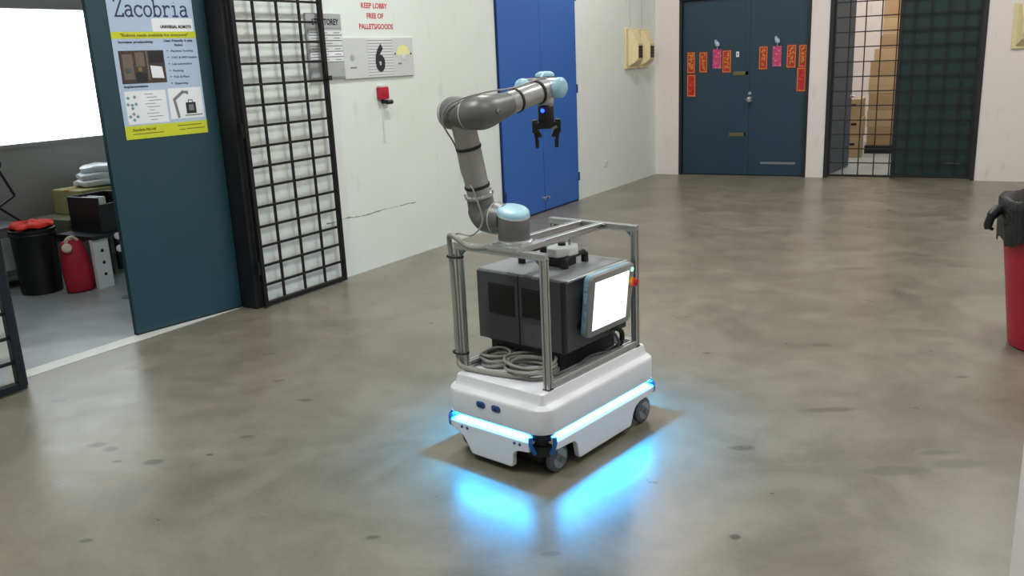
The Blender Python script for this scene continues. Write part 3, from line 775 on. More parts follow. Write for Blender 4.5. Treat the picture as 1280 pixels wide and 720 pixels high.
# wrapped bundle: three soft folded layers
wr = thing('wrapped_bundle', 'clear plastic wrapped white bundle on the olive carton', 'bundle', T(-7.38, 5.24, .763))
zz = 0
for k, (h_, s_) in enumerate(((.06, 1.0), (.06, .9), (.065, .78))):
    m_ = MB(); rings = []
    for (t_, e_) in ((0, .92), (.25, 1.0), (.75, 1.0), (1, .86)):
        rings.append([V((.18 + math.cos(q / 28 * 2 * PI) * .19 * e_ * s_ * (1 + .06 * math.sin(q * 2.3 + k)) * (1.12 if abs(math.cos(q / 28 * 2 * PI)) > .5 else 1), .30 + math.sin(q / 28 * 2 * PI) * .33 * e_ * s_ * (1 + .05 * math.sin(q * 1.7 + k * 2)), zz + t_ * h_ + .006 * math.sin(q * 1.3 + k))) for q in range(28)])
    m_.loft(rings); m_.build('fold', M['wrap'], wr, smooth=60); zz += h_ * .96
# black document box on shelf upright
bb = thing('black_case', 'open black equipment case with white label near the office door', 'case', T(-6.80, 4.80, .455))
m_ = MB(); m_.box(0, .38, 0, .02, 0, .30); m_.box(0, .38, .36, .38, 0, .30); m_.box(0, .02, .02, .36, 0, .30); m_.box(.36, .38, .02, .36, 0, .24); m_.box(.02, .36, .02, .36, 0, .02)
m_.build('shell', M['black'], bb, bev=.004)
bx(.381, .383, .16, .22, .15, .19).build('label_sticker', M['poster_white'], bb)
for y_ in (.06, .12): bx(.1, .3, y_, y_ + .025, .02, .29).build('folder', M['light_grey'], bb)
st = thing('shelf_stand', 'dark low stand with white perforated upright under the black case', 'stand', T(-6.84, 4.68, 0))
bx(0, .46, 0, .5, .42, .453).build('top', M['frame_dark'], st, bev=.003)
up = bx(.40, .44, .0, .15, 0, .42).build('upright', M['sign_white'], st, bev=.003)
for z in (.12, .22, .32): MB().cyl((.437, .08, z), (.443, .08, z), .014, n=12).build('hole', M['hole'], up)
bx(.40, .44, .42, .46, 0, .42).build('leg', M['frame_dark'], st); bx(.02, .06, .04, .08, 0, .42).build('leg', M['frame_dark'], st); bx(.02, .06, .42, .46, 0, .42).build('leg', M['frame_dark'], st)
# pole with white hooks
ph = thing('pole_stand', 'thin grey pole with white knobs beside the door edge', 'stand', T(-5.93, 4.60, 0))
MB().cyl((0, 0, .012), (0, 0, .52), .010, n=12).build('pole', M['steel'], ph)
MB().turn((0, 0, 0), (0, 0, 1), [(0, .07), (.008, .07), (.014, .02)], 20).build('foot', M['steel'], ph)
for z in (.40, .50):
    MB().turn((0, -.0, z), (.4, -.9, .25), [(-.01, .012), (.01, .016), (.04, .03), (.06, .026), (.068, .0)], 14).build('knob', M['sign_white'], ph)
# black bin with red cloth
bn = thing('black_bin', 'black round bin standing on the office floor', 'bin', T(-6.86, 4.48, 0))
m_ = MB(); m_.turn((0, 0, 0), (0, 0, 1), [(0, .15), (.01, .158), (.3, .165), (.5, .17), (.52, .18), (.54, .18), (.545, .168), (.1, .15)], 32); m_.build('body', M['black'], bn)
MB().tube([V((.163 * math.cos(q), .163 * math.sin(q), .50)) * 1.0 + V((.01 * math.cos(q), .01 * math.sin(q), 0)) for q in [i / 24 * 2 * PI for i in range(24)]], .012, 8, True).build('rim_band', M['frame_dark'], bn)
m_ = MB(); rings = []
for (zz, r_) in ((.556, .168), (.57, .17), (.585, .15), (.595, .09), (.593, .02)):
    rings.append([V((math.cos(q / 26 * 2 * PI) * r_ * (1 + .07 * math.sin(q * 1.9)), math.sin(q / 26 * 2 * PI) * r_ * (1 + .06 * math.sin(q * 2.7)), zz + .012 * math.sin(q * 1.4))) for q in range(26)])
m_.loft(rings); o = m_.build('red_cloth', M['red_cloth'], M=T(-6.86, 4.48, 0), smooth=60); tag(o, 'crumpled orange red cloth on top of the black bin', 'cloth')
# red bag
rb = thing('red_bag', 'upright crimson bag next to the black bin in the office', 'bag', T(-6.54, 4.61, 0))
m_ = MB(); rings = []
for (zz, hw, hd, sh) in ((0, .10, .07, 0), (.02, .125, .09, 0), (.12, .13, .095, .005), (.26, .12, .085, -.01), (.34, .112, .07, -.012), (.40, .10, .05, -.02), (.43, .085, .034, -.03), (.44, .05, .02, -.03)):
    rings.append([V((math.cos(q / 20 * 2 * PI) * hd * (1 + .06 * math.sin(q * 2.1 + zz * 20)), sh + math.sin(q / 20 * 2 * PI) * hw * (1 + .05 * math.sin(q * 1.7 + zz * 14)), zz)) for q in range(20)])
m_.loft(rings); m_.build('body', M['red_bag'], rb, smooth=60)
MB().tube(catmull([(.02, -.085, .40), (.03, -.08, .45), (.03, -.03, .465), (.02, .02, .43)], 5), .014, 8).build('handle', M['bag_cream'], rb)
m_ = MB(); m_.turn((.05, -.10, .38), (.6, -.6, .6), [(-.03, .01), (-.01, .035), (.02, .04), (.04, .0)], 12); m_.build('crumpled_paper', M['bag_cream'], rb, smooth=60)
# scissor stand
sc_ = thing('scissor_stand', 'grey metal scissor frame stand at the left edge of the office', 'stand', T(-7.42, 4.40, 0))
bx(-.2, .22, -.35, .3, .07, .10).build('base_tray', M['steel'], sc_, bev=.004)
bx(-.2, .22, -.35, .3, .50, .53).build('top_tray', M['steel'], sc_, bev=.004)
for k, (p0, p1) in enumerate((((.2, -.3, .53), (.2, .22, .78)), ((.2, .22, .78), (.2, .1, 1.06)), ((.2, .26, .53), (.2, -.05, .80)), ((.2, -.3, .10), (.2, .25, .5)), ((.2, .25, .10), (.2, -.3, .5)))):
    MB().cyl(p0, p1, .011, n=10).build('strut', M['frame_dark'], sc_)
bx(.205, .215, -.3, .22, .16, .44).build('panel', M['light_grey'], sc_)
MB().turn((.2, .1, 1.06), (1, 0, 0), [(-.03, .03), (-.02, .045), (.02, .045), (.03, .03)], 14).build('joint', M['frame_dark'], sc_)
for y_ in (-.3, .26):
    for x_ in (-.16, .18): MB().cyl((x_ - .015, y_, .036), (x_ + .015, y_, .036), .036, n=16).build('caster', M['rubber'], sc_)

# ------------------------------------------------------------------ red bin, column (right edge)
rbn = thing('red_waste_bin', 'tall red waste bin with black liner at the right edge', 'bin', T(.50, 5.62, 0))
m_ = MB(); m_.turn((0, 0, 0), (0, 0, 1), [(0, .215), (.012, .23), (.4, .275), (.80, .325), (.83, .33), (.835, .315), (.8, .305), (.1, .22), (.05, .0)], 40); m_.build('body', M['red_plastic'], rbn)
m_ = MB(); rings = []
for (zz, r_, am) in ((.62, .335, .014), (.70, .34, .010), (.80, .343, .006), (.85, .345, .004), (.862, .335, .004), (.85, .300, .004), (.75, .275, .006), (.5, .235, .006)):
    rings.append([V((math.cos(q / 48 * 2 * PI) * (r_ + am * math.sin(q * 2.3) * .6), math.sin(q / 48 * 2 * PI) * (r_ + am * math.sin(q * 1.9)), zz + am * 1.6 * math.sin(q * 1.27))) for q in range(48)])
m_.loft(rings, False, True); m_.build('liner', M['liner'], rbn, smooth=60)
m_ = MB(); m_.tube(catmull([(-.335, -.08, .80), (-.37, -.10, .76), (-.385, -.10, .70), (-.36, -.09, .68)], 5), [.03] * 6 + [.024] * 6 + [.01] * 4, 8); m_.build('liner_knot', M['liner'], rbn, smooth=60)
struct('wall_column', bx(.15, .62, 1.55, 2.04, 0, CEIL), M['wall_back'], bev=.006)

# ------------------------------------------------------------------ mobile robot base
RX, RY, RT = -1.6443, 3.475, -1.7913
RM = T(RX, RY, 0) @ Matrix.Rotation(RT, 4, 'Z')
HL, HW = .445, .29
base = thing('mobile_robot_base', 'white wheeled mobile robot base with glowing blue light bars on concrete floor', 'robot', RM)
def rrect(hx, hy, r, z, n=8):
    out = []
    for cx, cy, a in ((hx - r, hy - r, 0), (-hx + r, hy - r, PI / 2), (-hx + r, -hy + r, PI), (hx - r, -hy + r, 1.5 * PI)):
        for i in range(n + 1):
            t_ = a + i / n * PI / 2
            out.append(V((cx + r * math.cos(t_), cy + r * math.sin(t_), z)))
    return out
m_ = MB()
m_.loft([rrect(HL - .05, HW - .05, .05, .215), rrect(HL - .012, HW - .012, .075, .203), rrect(HL - .003, HW - .003, .08, .208), rrect(HL, HW, .082, .222), rrect(HL, HW, .082, .305),
         rrect(HL - .002, HW - .002, .081, .314), rrect(HL - .007, HW - .007, .078, .320), rrect(HL - .030, HW - .030, .040, .3285), rrect(HL - .036, HW - .036, .026, .334),
         rrect(HL - .040, HW - .040, .016, .344), rrect(HL - .046, HW - .046, .012, .371), rrect(HL - .051, HW - .051, .010, .3755), rrect(HL - .09, HW - .09, .01, .3757)])
m_.build('top_cover', M['white_plastic'], base, smooth=28)
m_ = MB(); m_.loft([rrect(HL - .085, HW - .085, .03, .035), rrect(HL - .07, HW - .07, .03, .06), rrect(HL - .06, HW - .06, .03, .21)])
m_.build('chassis', M['black'], base)
# camera eyes in the front
for y_ in (-.062, .025):
    m_ = MB(); R_ = []
    for (xx, k) in ((HL - .012, 1.0), (HL + .002, 1.0), (HL + .004, .86)):
        R_.append([V((xx, y_ + p.x * k, .279 + p.y * k)) for p in rrect(.026, .0155, .015, 0, 5)])
    m_.loft(R_); e = m_.build('camera_eye', M['eye'], base)
    R_ = [[V((HL + .0035, y_ + p.x, .277 + p.y)) for p in rrect(.012, .006, .0055, 0, 5)], [V((HL + .0055, y_ + p.x, .277 + p.y)) for p in rrect(.010, .0045, .004, 0, 5)]]
    MB().loft(R_).build('lens', M['black'], e)
# side skirts: outline in (along, height); arcs for the wheel notches
def arc(cx, cz, r, a0, a1, n=7):
    return [(cx + r * math.cos(math.radians(a0 + (a1 - a0) * i / n)), cz + r * math.sin(math.radians(a0 + (a1 - a0) * i / n))) for i in range(n + 1)]
ZL0, ZL1 = .128, .164
front_poly = [(-.262, ZL1), (-.262, .140)] + [(-.205, .122), (-.185, .108), (-.165, .085), (-.135, .036)] + [(-.128, .030), (.095, .030), (.105, .034), (.108, .05)] + arc(.148, .075, .040, 180, 90) + [(.20, .122), (.20, ZL1)]
side_poly = [(.372, ZL1), (.372, .130), (.28, .126)] + arc(.262, .085, .04, 90, 180)[1:] + [(.215, .045), (.205, .032), (-.195, .032), (-.205, .036)] + [(-.212, .06)] + [(-.225, .09), (-.245, .115), (-.28, .130), (-.42, .140), (-.42, ZL1)]
IN = .034
def skirt(poly, fn, nm):
    m_ = MB(); m_.prism(poly, lambda u, v_, w_: fn(u, v_, w_), IN * .8)
    return m_.build(nm, M['white_plastic'], base, bev=.004)
FR = lambda u, v_, w_: V((HL - w_, u, v_))
LE = lambda u, v_, w_: V((u, HW - w_, v_))
RE = lambda u, v_, w_: V((HL - w_ - 2 * HL + 2 * w_, -u, v_))
RI = lambda u, v_, w_: V((-u, -HW + w_, v_))
ledges = []
for fn, poly, nm in ((FR, front_poly, 'front'), (RE, front_poly, 'rear'), (LE, side_poly, 'side'), (RI, side_poly, 'side')):
    sk = skirt(poly, fn, 'skirt_panel')
    us = [p[0] for p in poly]; u0, u1 = min(us), max(us)
    # sloping ledge that the light bar washes
    m_ = MB(); m_.prism([(0, ZL1 - .012), (0, ZL1), (.006, ZL1 + .008), (.040, .194), (.055, .194), (.055, ZL1 - .012)], lambda a_, b_, w_: fn(u0 + w_, b_, a_ + .0002), u1 - u0)
    m_.build('ledge', M['white_plastic'], base)
    ledges.append((fn, u0, u1))
for u in (-.184, -.152, .121, .15):
    MB().turn((HL - .002, u, .147), (1, 0, 0), [(0, .007), (.004, .007), (.0045, 0)], 12).build('proximity_sensor', M['eye'], base)
# blue corner guards: two closed ones and the edges of the scanner notches
def corner(sx, sy):
    m_ = MB(); R_ = []
    for zz, k in ((.138, 0), (.142, .004), (.176, .004), (.192, -.012), (.196, -.03)):
        pts = []
        for p in rrect(HL + k, HW + k, .055, zz, 8)[0:9]: pts.append(V((sx * p.x, sy * p.y, p.z)))
        inn = [V((sx * (HL - .055), sy * (HW - .055), zz))]
        R_.append([V((sx * (HL + k), sy * (HW - .055 + .02), zz))] + pts[1:-1] + [V((sx * (HL - .055 + .02), sy * (HW + k), zz))] + inn)
    m_.loft(R_); m_.build('corner_guard', M['bumper_blue'], base, smooth=50)
corner(1, -1); corner(-1, 1)
for sx, sy in ((1, 1), (-1, -1)):
    # laser scanner in the open corner
    m_ = MB(); m_.turn((sx * (HL - .085), sy * (HW - .085), .09), (0, 0, 1), [(0, .045), (.01, .055), (.05, .058), (.052, .045), (.075, .045), (.077, .058), (.105, .058), (.112, .05)], 24)
    m_.build('laser_scanner', M['black'], base)
    for (x_, y_, ax) in ((HL - .018, .203, 1), (.374, HW - .018, 0)):
        m_ = MB()
        if ax: P = [(sx * (HL - .004), sy * .206, .19), (sx * (HL + .001), sy * .210, .165), (sx * (HL - .006), sy * .214, .14), (sx * (HL - .018), sy * .216, .115)]
        else: P = [(sx * .378, sy * (HW - .004), .19), (sx * .382, sy * (HW + .001), .165), (sx * .386, sy * (HW - .006), .14), (sx * .388, sy * (HW - .018), .115)]
        m_.tube(catmull(P, 4), .009, 8); m_.build('corner_strip', M['bumper_blue'], base)
# light bars under the cover lip
for fn, u0, u1 in ledges:
    m_ = MB(); m_.prism([(.016, .2035), (.026, .2035), (.026, .2065), (.016, .2065)], lambda a_, b_, w_: fn(u0 + .01 + w_, b_, a_), u1 - u0 - .02)
    m_.build('light_bar', M['led'], base)
    ld = bpy.data.lights.new('light_bar_lamp', 'AREA'); ld.shape = 'RECTANGLE'; ld.size = (u1 - u0) - .03; ld.size_y = .006
    ld.energy = LED_W * (u1 - u0) / .5; ld.color = (0.02, 0.42, 1.0)
    lo = bpy.data.objects.new('light_bar_lamp', ld); COL.objects.link(lo); lo.parent = base
    c_ = fn((u0 + u1) / 2, .2015, .022); e1 = (fn(1, 0, 0) - fn(0, 0, 0)).normalized(); out = (fn(0, 0, 0) - fn(0, 0, 1)).normalized()
    zdir = -(out * .75 + V((0, 0, -1)) * .66).normalized(); ydir = zdir.cross(e1)
    lo.matrix_local = Matrix(((e1.x, ydir.x, zdir.x, c_.x), (e1.y, ydir.y, zdir.y, c_.y), (e1.z, ydir.z, zdir.z, c_.z), (0, 0, 0, 1)))
# wheels
def wheel(x, y, r, w_, nm):
    t_ = MB().turn((x, y - w_ / 2, r), (0, 1, 0), [(0, r * .72), (.001, r * .9), (.006, r), (w_ - .006, r), (w_ - .001, r * .9), (w_, r * .72)], 32).build(nm, M['tyre'], base)
    MB().turn((x, y - w_ / 2 - .003, r), (0, 1, 0), [(0, .0), (.0005, r * .70), (w_ + .0055, r * .70), (w_ + .006, 0)], 28).build('hub', M['hub'], t_)
    sgn = 1 if y > 0 else -1
    m_ = MB(); yo = y + sgn * (w_ / 2 + .004)
    m_.obox((x, yo, r), (1, 0, .8), (0, 1, 0), (-.8, 0, 1), r * .66, .003, r * .22); m_.build('fork', M['arm_grey'], t_)
    m_ = MB(); m_.cyl((x, yo, r), (x, yo + sgn * .006, r), .010, n=14); m_.build('axle', M['tyre'], t_)
for x_, y_ in ((.312, .243), (.312, -.243), (-.335, .262), (-.335, -.262)):
    wheel(x_, y_, .0625, .032, 'caster_wheel')
    bx(x_ - .03, x_ + .03, y_ - .012, y_ + .006, .126, .150).build('caster_mount', M['black'], base)
for sy in (1, -1): wheel(0.0, sy * .235, .065, .03, 'drive_wheel')

# ------------------------------------------------------------------ aluminium frame on the base
ZF0, ZF1 = .376, .960
fr = thing('aluminium_frame', 'open frame of aluminium profiles standing on the white robot base', 'frame', RM @ T(0, 0, ZF0))
h = .015
def profile(p0, p1, name):
    p0, p1 = V(p0), V(p1); d = (p1 - p0).normalized()
    e = V((0, 0, 1)) if abs(d.z) < .9 else V((1, 0, 0)); b_ = d.cross(e)
    q = .0042; g = .0058
    sec = []
    for k in range(4):
        cs, sn = ((1, 0), (0, 1), (-1, 0), (0, -1))[k]
        for (u, v_) in ((h, -h + .002), (h, -q), (h - g, -q), (h - g, q), (h, q), (h, h - .002)):
            sec.append((u * cs - v_ * sn, u * sn + v_ * cs))
    m_ = MB(); m_.loft([[p0 + e * u + b_ * v_ for u, v_ in sec], [p1 + e * u + b_ * v_ for u, v_ in sec]])
    return m_.build(name, M['alu'], fr, smooth=20)
H_ = ZF1 - ZF0
px0, px1, py = -.345, .335, .238
for x_ in (px1, px0):
    for y_ in (-py - .008, py - .012):
        po_ = profile((x_, y_, 0), (x_, y_, H_ - (.0 if False else .03)), 'post')
        bx(x_ - .017, x_ + .017, y_ - .017, y_ + .017, -.0, .004).build('foot_plate', M['black'], po_)
for x_, nm in ((px1, 'cross_bar'), (px0, 'cross_bar')):
    profile((x_, -py - .023, H_ - h), (x_, py + .003, H_ - h), nm)
for y_ in (-.078, .045):
    profile((px0 + h, y_, H_ - h), (px1 - h, y_, H_ - h), 'rail')
for y_ in (-py - .008, py - .012):
    profile((px0 + h, y_, h + .001), (px1 - h, y_, h + .001), 'lower_bar')
profile((px0, -py + .008, h + .001), (px0, py - .028, h + .001), 'lower_bar')
for x_ in (px1, px0):
    for y_, sg in ((-py + .007, 1), (py - .027, -1)):
        m_ = MB(); m_.prism([(0, 0), (.026, 0), (0, -.026)], lambda u, v_, w_: V((x_ - .009 + w_, y_ + sg * u, H_ - .0305 + v_)), .018)
        m_.build('corner_bracket', M['steel'], fr)
for y_ in (-.078, .045):
    m_ = MB(); m_.prism([(0, 0), (.022, 0), (0, -.022)], lambda u, v_, w_: V((px0 + h + u, y_ + (.016 if y_ > 0 else -.034) + w_, H_ - .004 + v_ * .4)), .018)
    m_.build('corner_bracket', M['steel'], fr)

# ------------------------------------------------------------------ controller box
CB = RM @ T(0, 0, .3765)
cb = thing('controller_box', 'dark grey robot controller box inside the aluminium frame', 'controller', CB)
CX0, CX1, CY0, CY1, CZ0, CZ1 = -.325, .163, -.312, .190, .092, .424
bx(CX0, CX1 - .01, CY0, CY1 - .008, CZ0, CZ1).build('body', M['box_top_lit'], cb, bev=.008)  # body colour carries the lit look of the top
for (y0, y1) in ((CY0 + .004, -.066), (-.060, CY1 - .012)):
    d_ = bx(CX1 - .012, CX1, y0, y1, CZ0 + .004, CZ1 - .008).build('front_panel', M['box_face'], cb, bev=.003)
for (y0, y1, z0, z1) in ((-.238, -.086, .222, .368), (-.042, .085, .232, .366)):
    v0 = bx(CX1 - .002, CX1 + .004, y0, y1, z0, z1).build('vent', M['black'], cb, bev=.002)
    for k in range(9):
        zz = z0 + .012 + k * (z1 - z0 - .02) / 9
        bx(CX1 + .003, CX1 + .007, y0 + .006, y1 - .006, zz, zz + .004).build('vent_slat', M['rubber'], v0)
bx(CX1 - .001, CX1 + .0015, -.035, .085, .105, .205).build('rating_plate', M['pend_dark'], cb)
bx(CX1 - .014, CX1 + .003, CY1 - .016, CY1 + .001, CZ0 + .002, CZ1 - .004).build('edge_strip', M['black'], cb, bev=.003)
bx(CX0 + .004, CX1 - .018, CY1 - .010, CY1, CZ0 + .004, CZ1 - .014).build('door', M['box_face'], cb, bev=.003)
bx(CX0 + .002, CX1 - .018, CY1 - .004, CY1 + .012, CZ1 - .012, CZ1 - .002).build('door_rail', M['alu'], cb, bev=.002)
MB().turn((.06, CY1, .20), (0, 1, 0), [(0, .014), (.004, .014), (.005, .006), (.008, 0)], 16).build('lock', M['black'], cb)
# black carrier below the box
m_ = MB(); m_.box(CX0 + .03, CX1 - .03, CY0 + .05, CY0 + .085, .0005, .092); m_.box(CX0 + .03, CX1 - .03, CY1 - .085, CY1 - .05, .0005, .092); m_.box(CX0 + .03, CX1 - .03, CY0 + .085, CY1 - .085, .06, .092)
m_.build('carrier', M['black'], cb, bev=.002)
for x_, y_ in ((CX0 + .06, CY0 + .01), (CX1 - .07, CY0 + .01)): MB().cyl((x_, y_ + .02, .07), (x_, y_ + .02, .093), .018, n=14).build('rubber_foot', M['rubber'], cb)
# handles on the top
def handle(x0, y0, x1, y1):
    P = [V((x0, y0, CZ1 - .002)), V((x0, y0, CZ1 + .036)), V((x0 + (x1 - x0) * .12, y0 + (y1 - y0) * .12, CZ1 + .05)), V((x0 + (x1 - x0) * .88, y0 + (y1 - y0) * .88, CZ1 + .05)), V((x1, y1, CZ1 + .036)), V((x1, y1, CZ1 - .002))]
    m_ = MB(); m_.tube(P, [.018, .017, .015, .015, .017, .018], 8); m_.build('carry_handle', M['black'], cb, smooth=25)
handle(-.03, .055, -.20, .045)
handle(-.02, -.185, -.19, -.19)
# white puck above the box
pk = thing('sensor_puck', 'pale grey flat puck with small knobs on black bracket above controller', 'sensor', RM @ T(-.085, .005, .376 + CZ1))
bx(-.05, .05, -.06, .04, 0.0005, .05).build('bracket', M['black'], pk, bev=.004)
m_ = MB(); R_ = []
for zz, k in ((.05, .94), (.054, 1.0), (.085, 1.0), (.09, .96)):
    R_.append([V((math.cos(q / 8 * 2 * PI + .39) * .088 * k, math.sin(q / 8 * 2 * PI + .39) * .068 * k, zz)) for q in range(8)])
m_.loft(R_); m_.build('plate', M['light_grey'], pk, bev=.004)
MB().cyl((-.01, -.012, .09), (-.01, -.012, .104), .018, n=16).build('knob', M['black'], pk)
m_ = MB(); m_.tube([(-.04, .01, .09), (-.04, .01, .115), (-.06, .012, .125), (-.07, .012, .118)], .006, 8); m_.build('lever', M['steel'], pk)

# ------------------------------------------------------------------ teach pendant
tp = thing('teach_pendant', 'grey teach pendant with lit white screen hung on the controller side', 'pendant', RM @ T(-.112, .195, .668) @ Matrix.Rotation(math.radians(-6), 4, 'X') @ T(0, .022, 0))
# local: x along robot (forward), y out, z up
def rr2(hx, hz, r, y, n=5): return [V((p.x, y, p.y)) for p in rrect(hx, hz, r, 0, n)]
HXp, HZp = .174, .143
MB().loft([rr2(HXp - .008, HZp - .008, .02, -.008), rr2(HXp, HZp, .026, -.002), rr2(HXp, HZp, .026, .0225)]).build('shell', M['pend_blue'], tp, smooth=40)
MB().loft([rr2(HXp - .002, HZp - .002, .025, .0225), rr2(HXp - .002, HZp - .002, .025, .031), rr2(HXp - .006, HZp - .006, .022, .034)]).build('bezel', M['pend_grey'], tp)
bx(-.128, .140, .033, .0355, -.112, .112).build('screen', M['screen'], tp, bev=.001)
for z in (-.09, -.03, .03, .09): bx(HXp - .004, HXp + .006, .002, .02, z - .014, z + .014).build('grip_pad', M['pend_blue'], tp, bev=.003)
bx(-.06, .06, .0335, .0345, -.128, -.120).build('maker_strip', M['ink_grey'], tp)
es = MB().turn((-.150, .034, .055), (0, 1, 0), [(0, .019), (.004, .019), (.005, .012), (.016, .012)], 20).build('stop_collar', M['yellow'], tp)
MB().turn((-.150, .048, .055), (0, 1, 0), [(0, .010), (.002, .020), (.012, .021), (.018, .016), (.021, .0)], 22).build('stop_button', M['red_btn'], tp)
MB().turn((-.150, .034, .112), (0, 1, 0), [(0, .011), (.004, .011), (.006, .008), (.007, 0)], 16).build('power_button', M['green_led'], tp)
bx(-.1, .1, -.026, -.006, .06, .11).build('hanger', M['black'], tp)

# ------------------------------------------------------------------ robot arm (world coordinates, standing on the frame's rails)
AB = V((-1.679, 3.199, .9605)); PH = math.radians(165)
A_ = V((math.cos(PH), math.sin(PH), 0)); BH = V((math.sin(PH), -math.cos(PH), 0)); Z_ = V((0, 0, 1))
S_ = V((-1.835, 3.226, 1.073)); E_ = V((-1.862, 3.126, 1.518)); E2 = E_ - A_ * .122
W_ = V((-1.631, 3.500, 1.596))
arm = thing('robot_arm', 'grey six axis robot arm with light blue joint caps on the frame', 'robot arm', T(*AB))
def ap(m_, name, mt, sm=40, parent=None): 
    o = m_.build(name, M[mt], parent or arm, smooth=sm, off=AB); return o
# mounting plate aligned with the frame
rm3 = RM.to_3x3(); ex = (rm3 @ V((1, 0, 0))).normalized(); ey = (rm3 @ V((0, 1, 0))).normalized()
m_ = MB(); m_.obox(AB + Z_ * .007, ex, ey, Z_, .10, .095, .007); o = ap(m_, 'mounting_plate', 'alu')
m_ = MB(); m_.turn(AB + Z_ * .0141, Z_, [(0, .076), (.008, .076), (.010, .070), (.016, .068)], 32); ap(m_, 'base_flange', 'alu')
for k in range(4):
    an = PI / 4 + k * PI / 2; p = AB + V((math.cos(an), math.sin(an), 0)) * .088 + Z_ * .0141
    MB().cyl(p, p + Z_ * .008, .007, n=6).build('bolt', M['chrome'], arm, off=AB)
# base housing with slanting top
SLD = (A_ * .75 + V((-math.sin(YAW), math.cos(YAW), 0)) * .66).normalized()
def slant_ring(c, r, z0, k, n=32):
    return [V((c.x + r * math.cos(2 * PI * i / n), c.y + r * math.sin(2 * PI * i / n), z0)) + Z_ * (k * (SLD.dot(V((math.cos(2 * PI * i / n), math.sin(2 * PI * i / n), 0))) * r)) for i in range(n)]
rb_ = .068
m_ = MB(); m_.loft([slant_ring(AB, rb_ - .004, .984, 0), slant_ring(AB, rb_, .99, 0), slant_ring(AB, rb_, 1.094, .24), slant_ring(AB, rb_ - .002, 1.098, .24)])
ap(m_, 'base_housing', 'arm_grey')
m_ = MB(); m_.loft([slant_ring(AB, rb_ + .001, 1.098, .24), slant_ring(AB, rb_ + .001, 1.105, .24), slant_ring(AB, rb_ - .001, 1.113, .24), slant_ring(AB, rb_ - .008, 1.119, .24), slant_ring(AB, rb_ - .03, 1.121, .24), slant_ring(AB, .005, 1.122, .24)])
ap(m_, 'joint_cap', 'cap_blue', 60)
m_ = MB(); c_ = AB + Z_ * 0; m_.loft([slant_ring(AB, rb_ + .0022, 1.0925, .24), slant_ring(AB, rb_ + .0022, 1.0985, .24)]); ap(m_, 'cap_seal', 'light_grey')
# shoulder: horizontal housing from base to shoulder and L casting
SC_ = V((AB.x, AB.y, S_.z))
ax_s = (S_ - SC_).normalized()
m_ = MB(); m_.cyl(SC_ + ax_s * .045, SC_ + ax_s * .085, .060, .069, 28); ap(m_, 'shoulder_housing', 'arm_grey')
m_ = MB(); m_.cyl(SC_ + ax_s * .085, SC_ + ax_s * .089, .0705, n=28); ap(m_, 'seam_ring', 'light_grey')
U_ = (E_ - S_).normalized()
def bend(p_in, corner_, p_out, r0, r1, k=8, back=.05):
    d0 = (corner_ - p_in).normalized(); d1 = (p_out - corner_).normalized()
    q0 = corner_ - d0 * back; q1 = corner_ + d1 * back
    pts = [p_in] + [q0 * (1 - t_) ** 2 + corner_ * 2 * t_ * (1 - t_) + q1 * t_ * t_ for t_ in [i / k for i in range(k + 1)]] + [p_out]
    n = len(pts); return pts, [r0 + (r1 - r0) * i / (n - 1) for i in range(n)]
pts, rs = bend(SC_ + ax_s * .089, S_ + ax_s * .004, S_ + U_ * .092, .070, .056, back=.050)
rs = [r * (1.06 if 2 < i < 9 else 1) for i, r in enumerate(rs)]
m_ = MB(); m_.tube(pts, rs, 26); ap(m_, 'shoulder_casting', 'arm_grey', 60)
m_ = MB(); m_.turn(S_ + U_ * .092, U_, [(0, .058), (.004, .062), (.012, .062), (.016, .056)], 30); cl_ = ap(m_, 'collar', 'arm_tube')
e0 = (A_ - U_ * A_.dot(U_)).normalized(); e1 = U_.cross(e0)
for k in range(10):
    an = k / 10 * 2 * PI; p = S_ + U_ * .102 + (e0 * math.cos(an) + e1 * math.sin(an)) * .0605
    MB().cyl(p, p + U_ * .012, .0045, n=8).build('collar_bolt', M['chrome'], arm, off=AB)
L2 = (E_ - S_).length
m_ = MB(); m_.turn(S_ + U_ * .108, U_, [(0, .0505), (L2 - .108 - .062, .0505), (L2 - .108 - .055, .053), (L2 - .108 - .03, .056)], 30); ap(m_, 'upper_arm_tube', 'arm_tube')
for t_ in (.135, .305):
    m_ = MB(); m_.turn(S_ + U_ * t_, U_, [(0, .0515), (.002, .0545), (.012, .0545), (.014, .0515)], 30); ap(m_, 'cable_strap', 'rubber')
# elbow
re = .068
m_ = MB(); m_.turn(E_ - A_ * .050, A_, [(0, re - .002), (.004, re), (.085, re), (.104, re - .001), (.108, re - .003)], 34); ap(m_, 'elbow_housing', 'arm_grey')
m_ = MB(); m_.turn(E_ + A_ * .058, A_, [(0, re - .002), (.012, re - .002), (.024, re - .010), (.032, re - .028), (.034, .002)], 34); ap(m_, 'joint_cap', 'cap_grey', 60)
m_ = MB(); m_.turn(E_ - A_ * .054, A_, [(0, re - .001), (.005, re - .001)], 34); ap(m_, 'seam_ring', 'light_grey')
FD = (W_ - E2).normalized()
pts, rs = bend(E_ - A_ * .054, E2 + A_ * .004, E2 + FD * .155, .067, .047, back=.056)
rs = [.067, .067, .067, .068, .069, .070, .069, .067, .065, .062, .047]
m_ = MB(); m_.tube(pts, rs[:len(pts)], 30); ap(m_, 'elbow_casting', 'arm_grey', 60)
pp = E2 - A_ * .0; bo = (E2 + FD * .03) - A_ * .066
m_ = MB(); m_.turn(bo, -A_, [(-.004, .011), (.002, .011), (.003, .007), (-.001, .006), (-.001, .0)], 16); ap(m_, 'cover_screw', 'steel')
L3 = (W_ - E2).length
m_ = MB(); m_.turn(E2 + FD * .150, FD, [(0, .046), (.004, .0475), (L3 - .150 - .05, .0455), (L3 - .15 - .03, .043)], 30); ap(m_, 'forearm_tube', 'arm_tube')
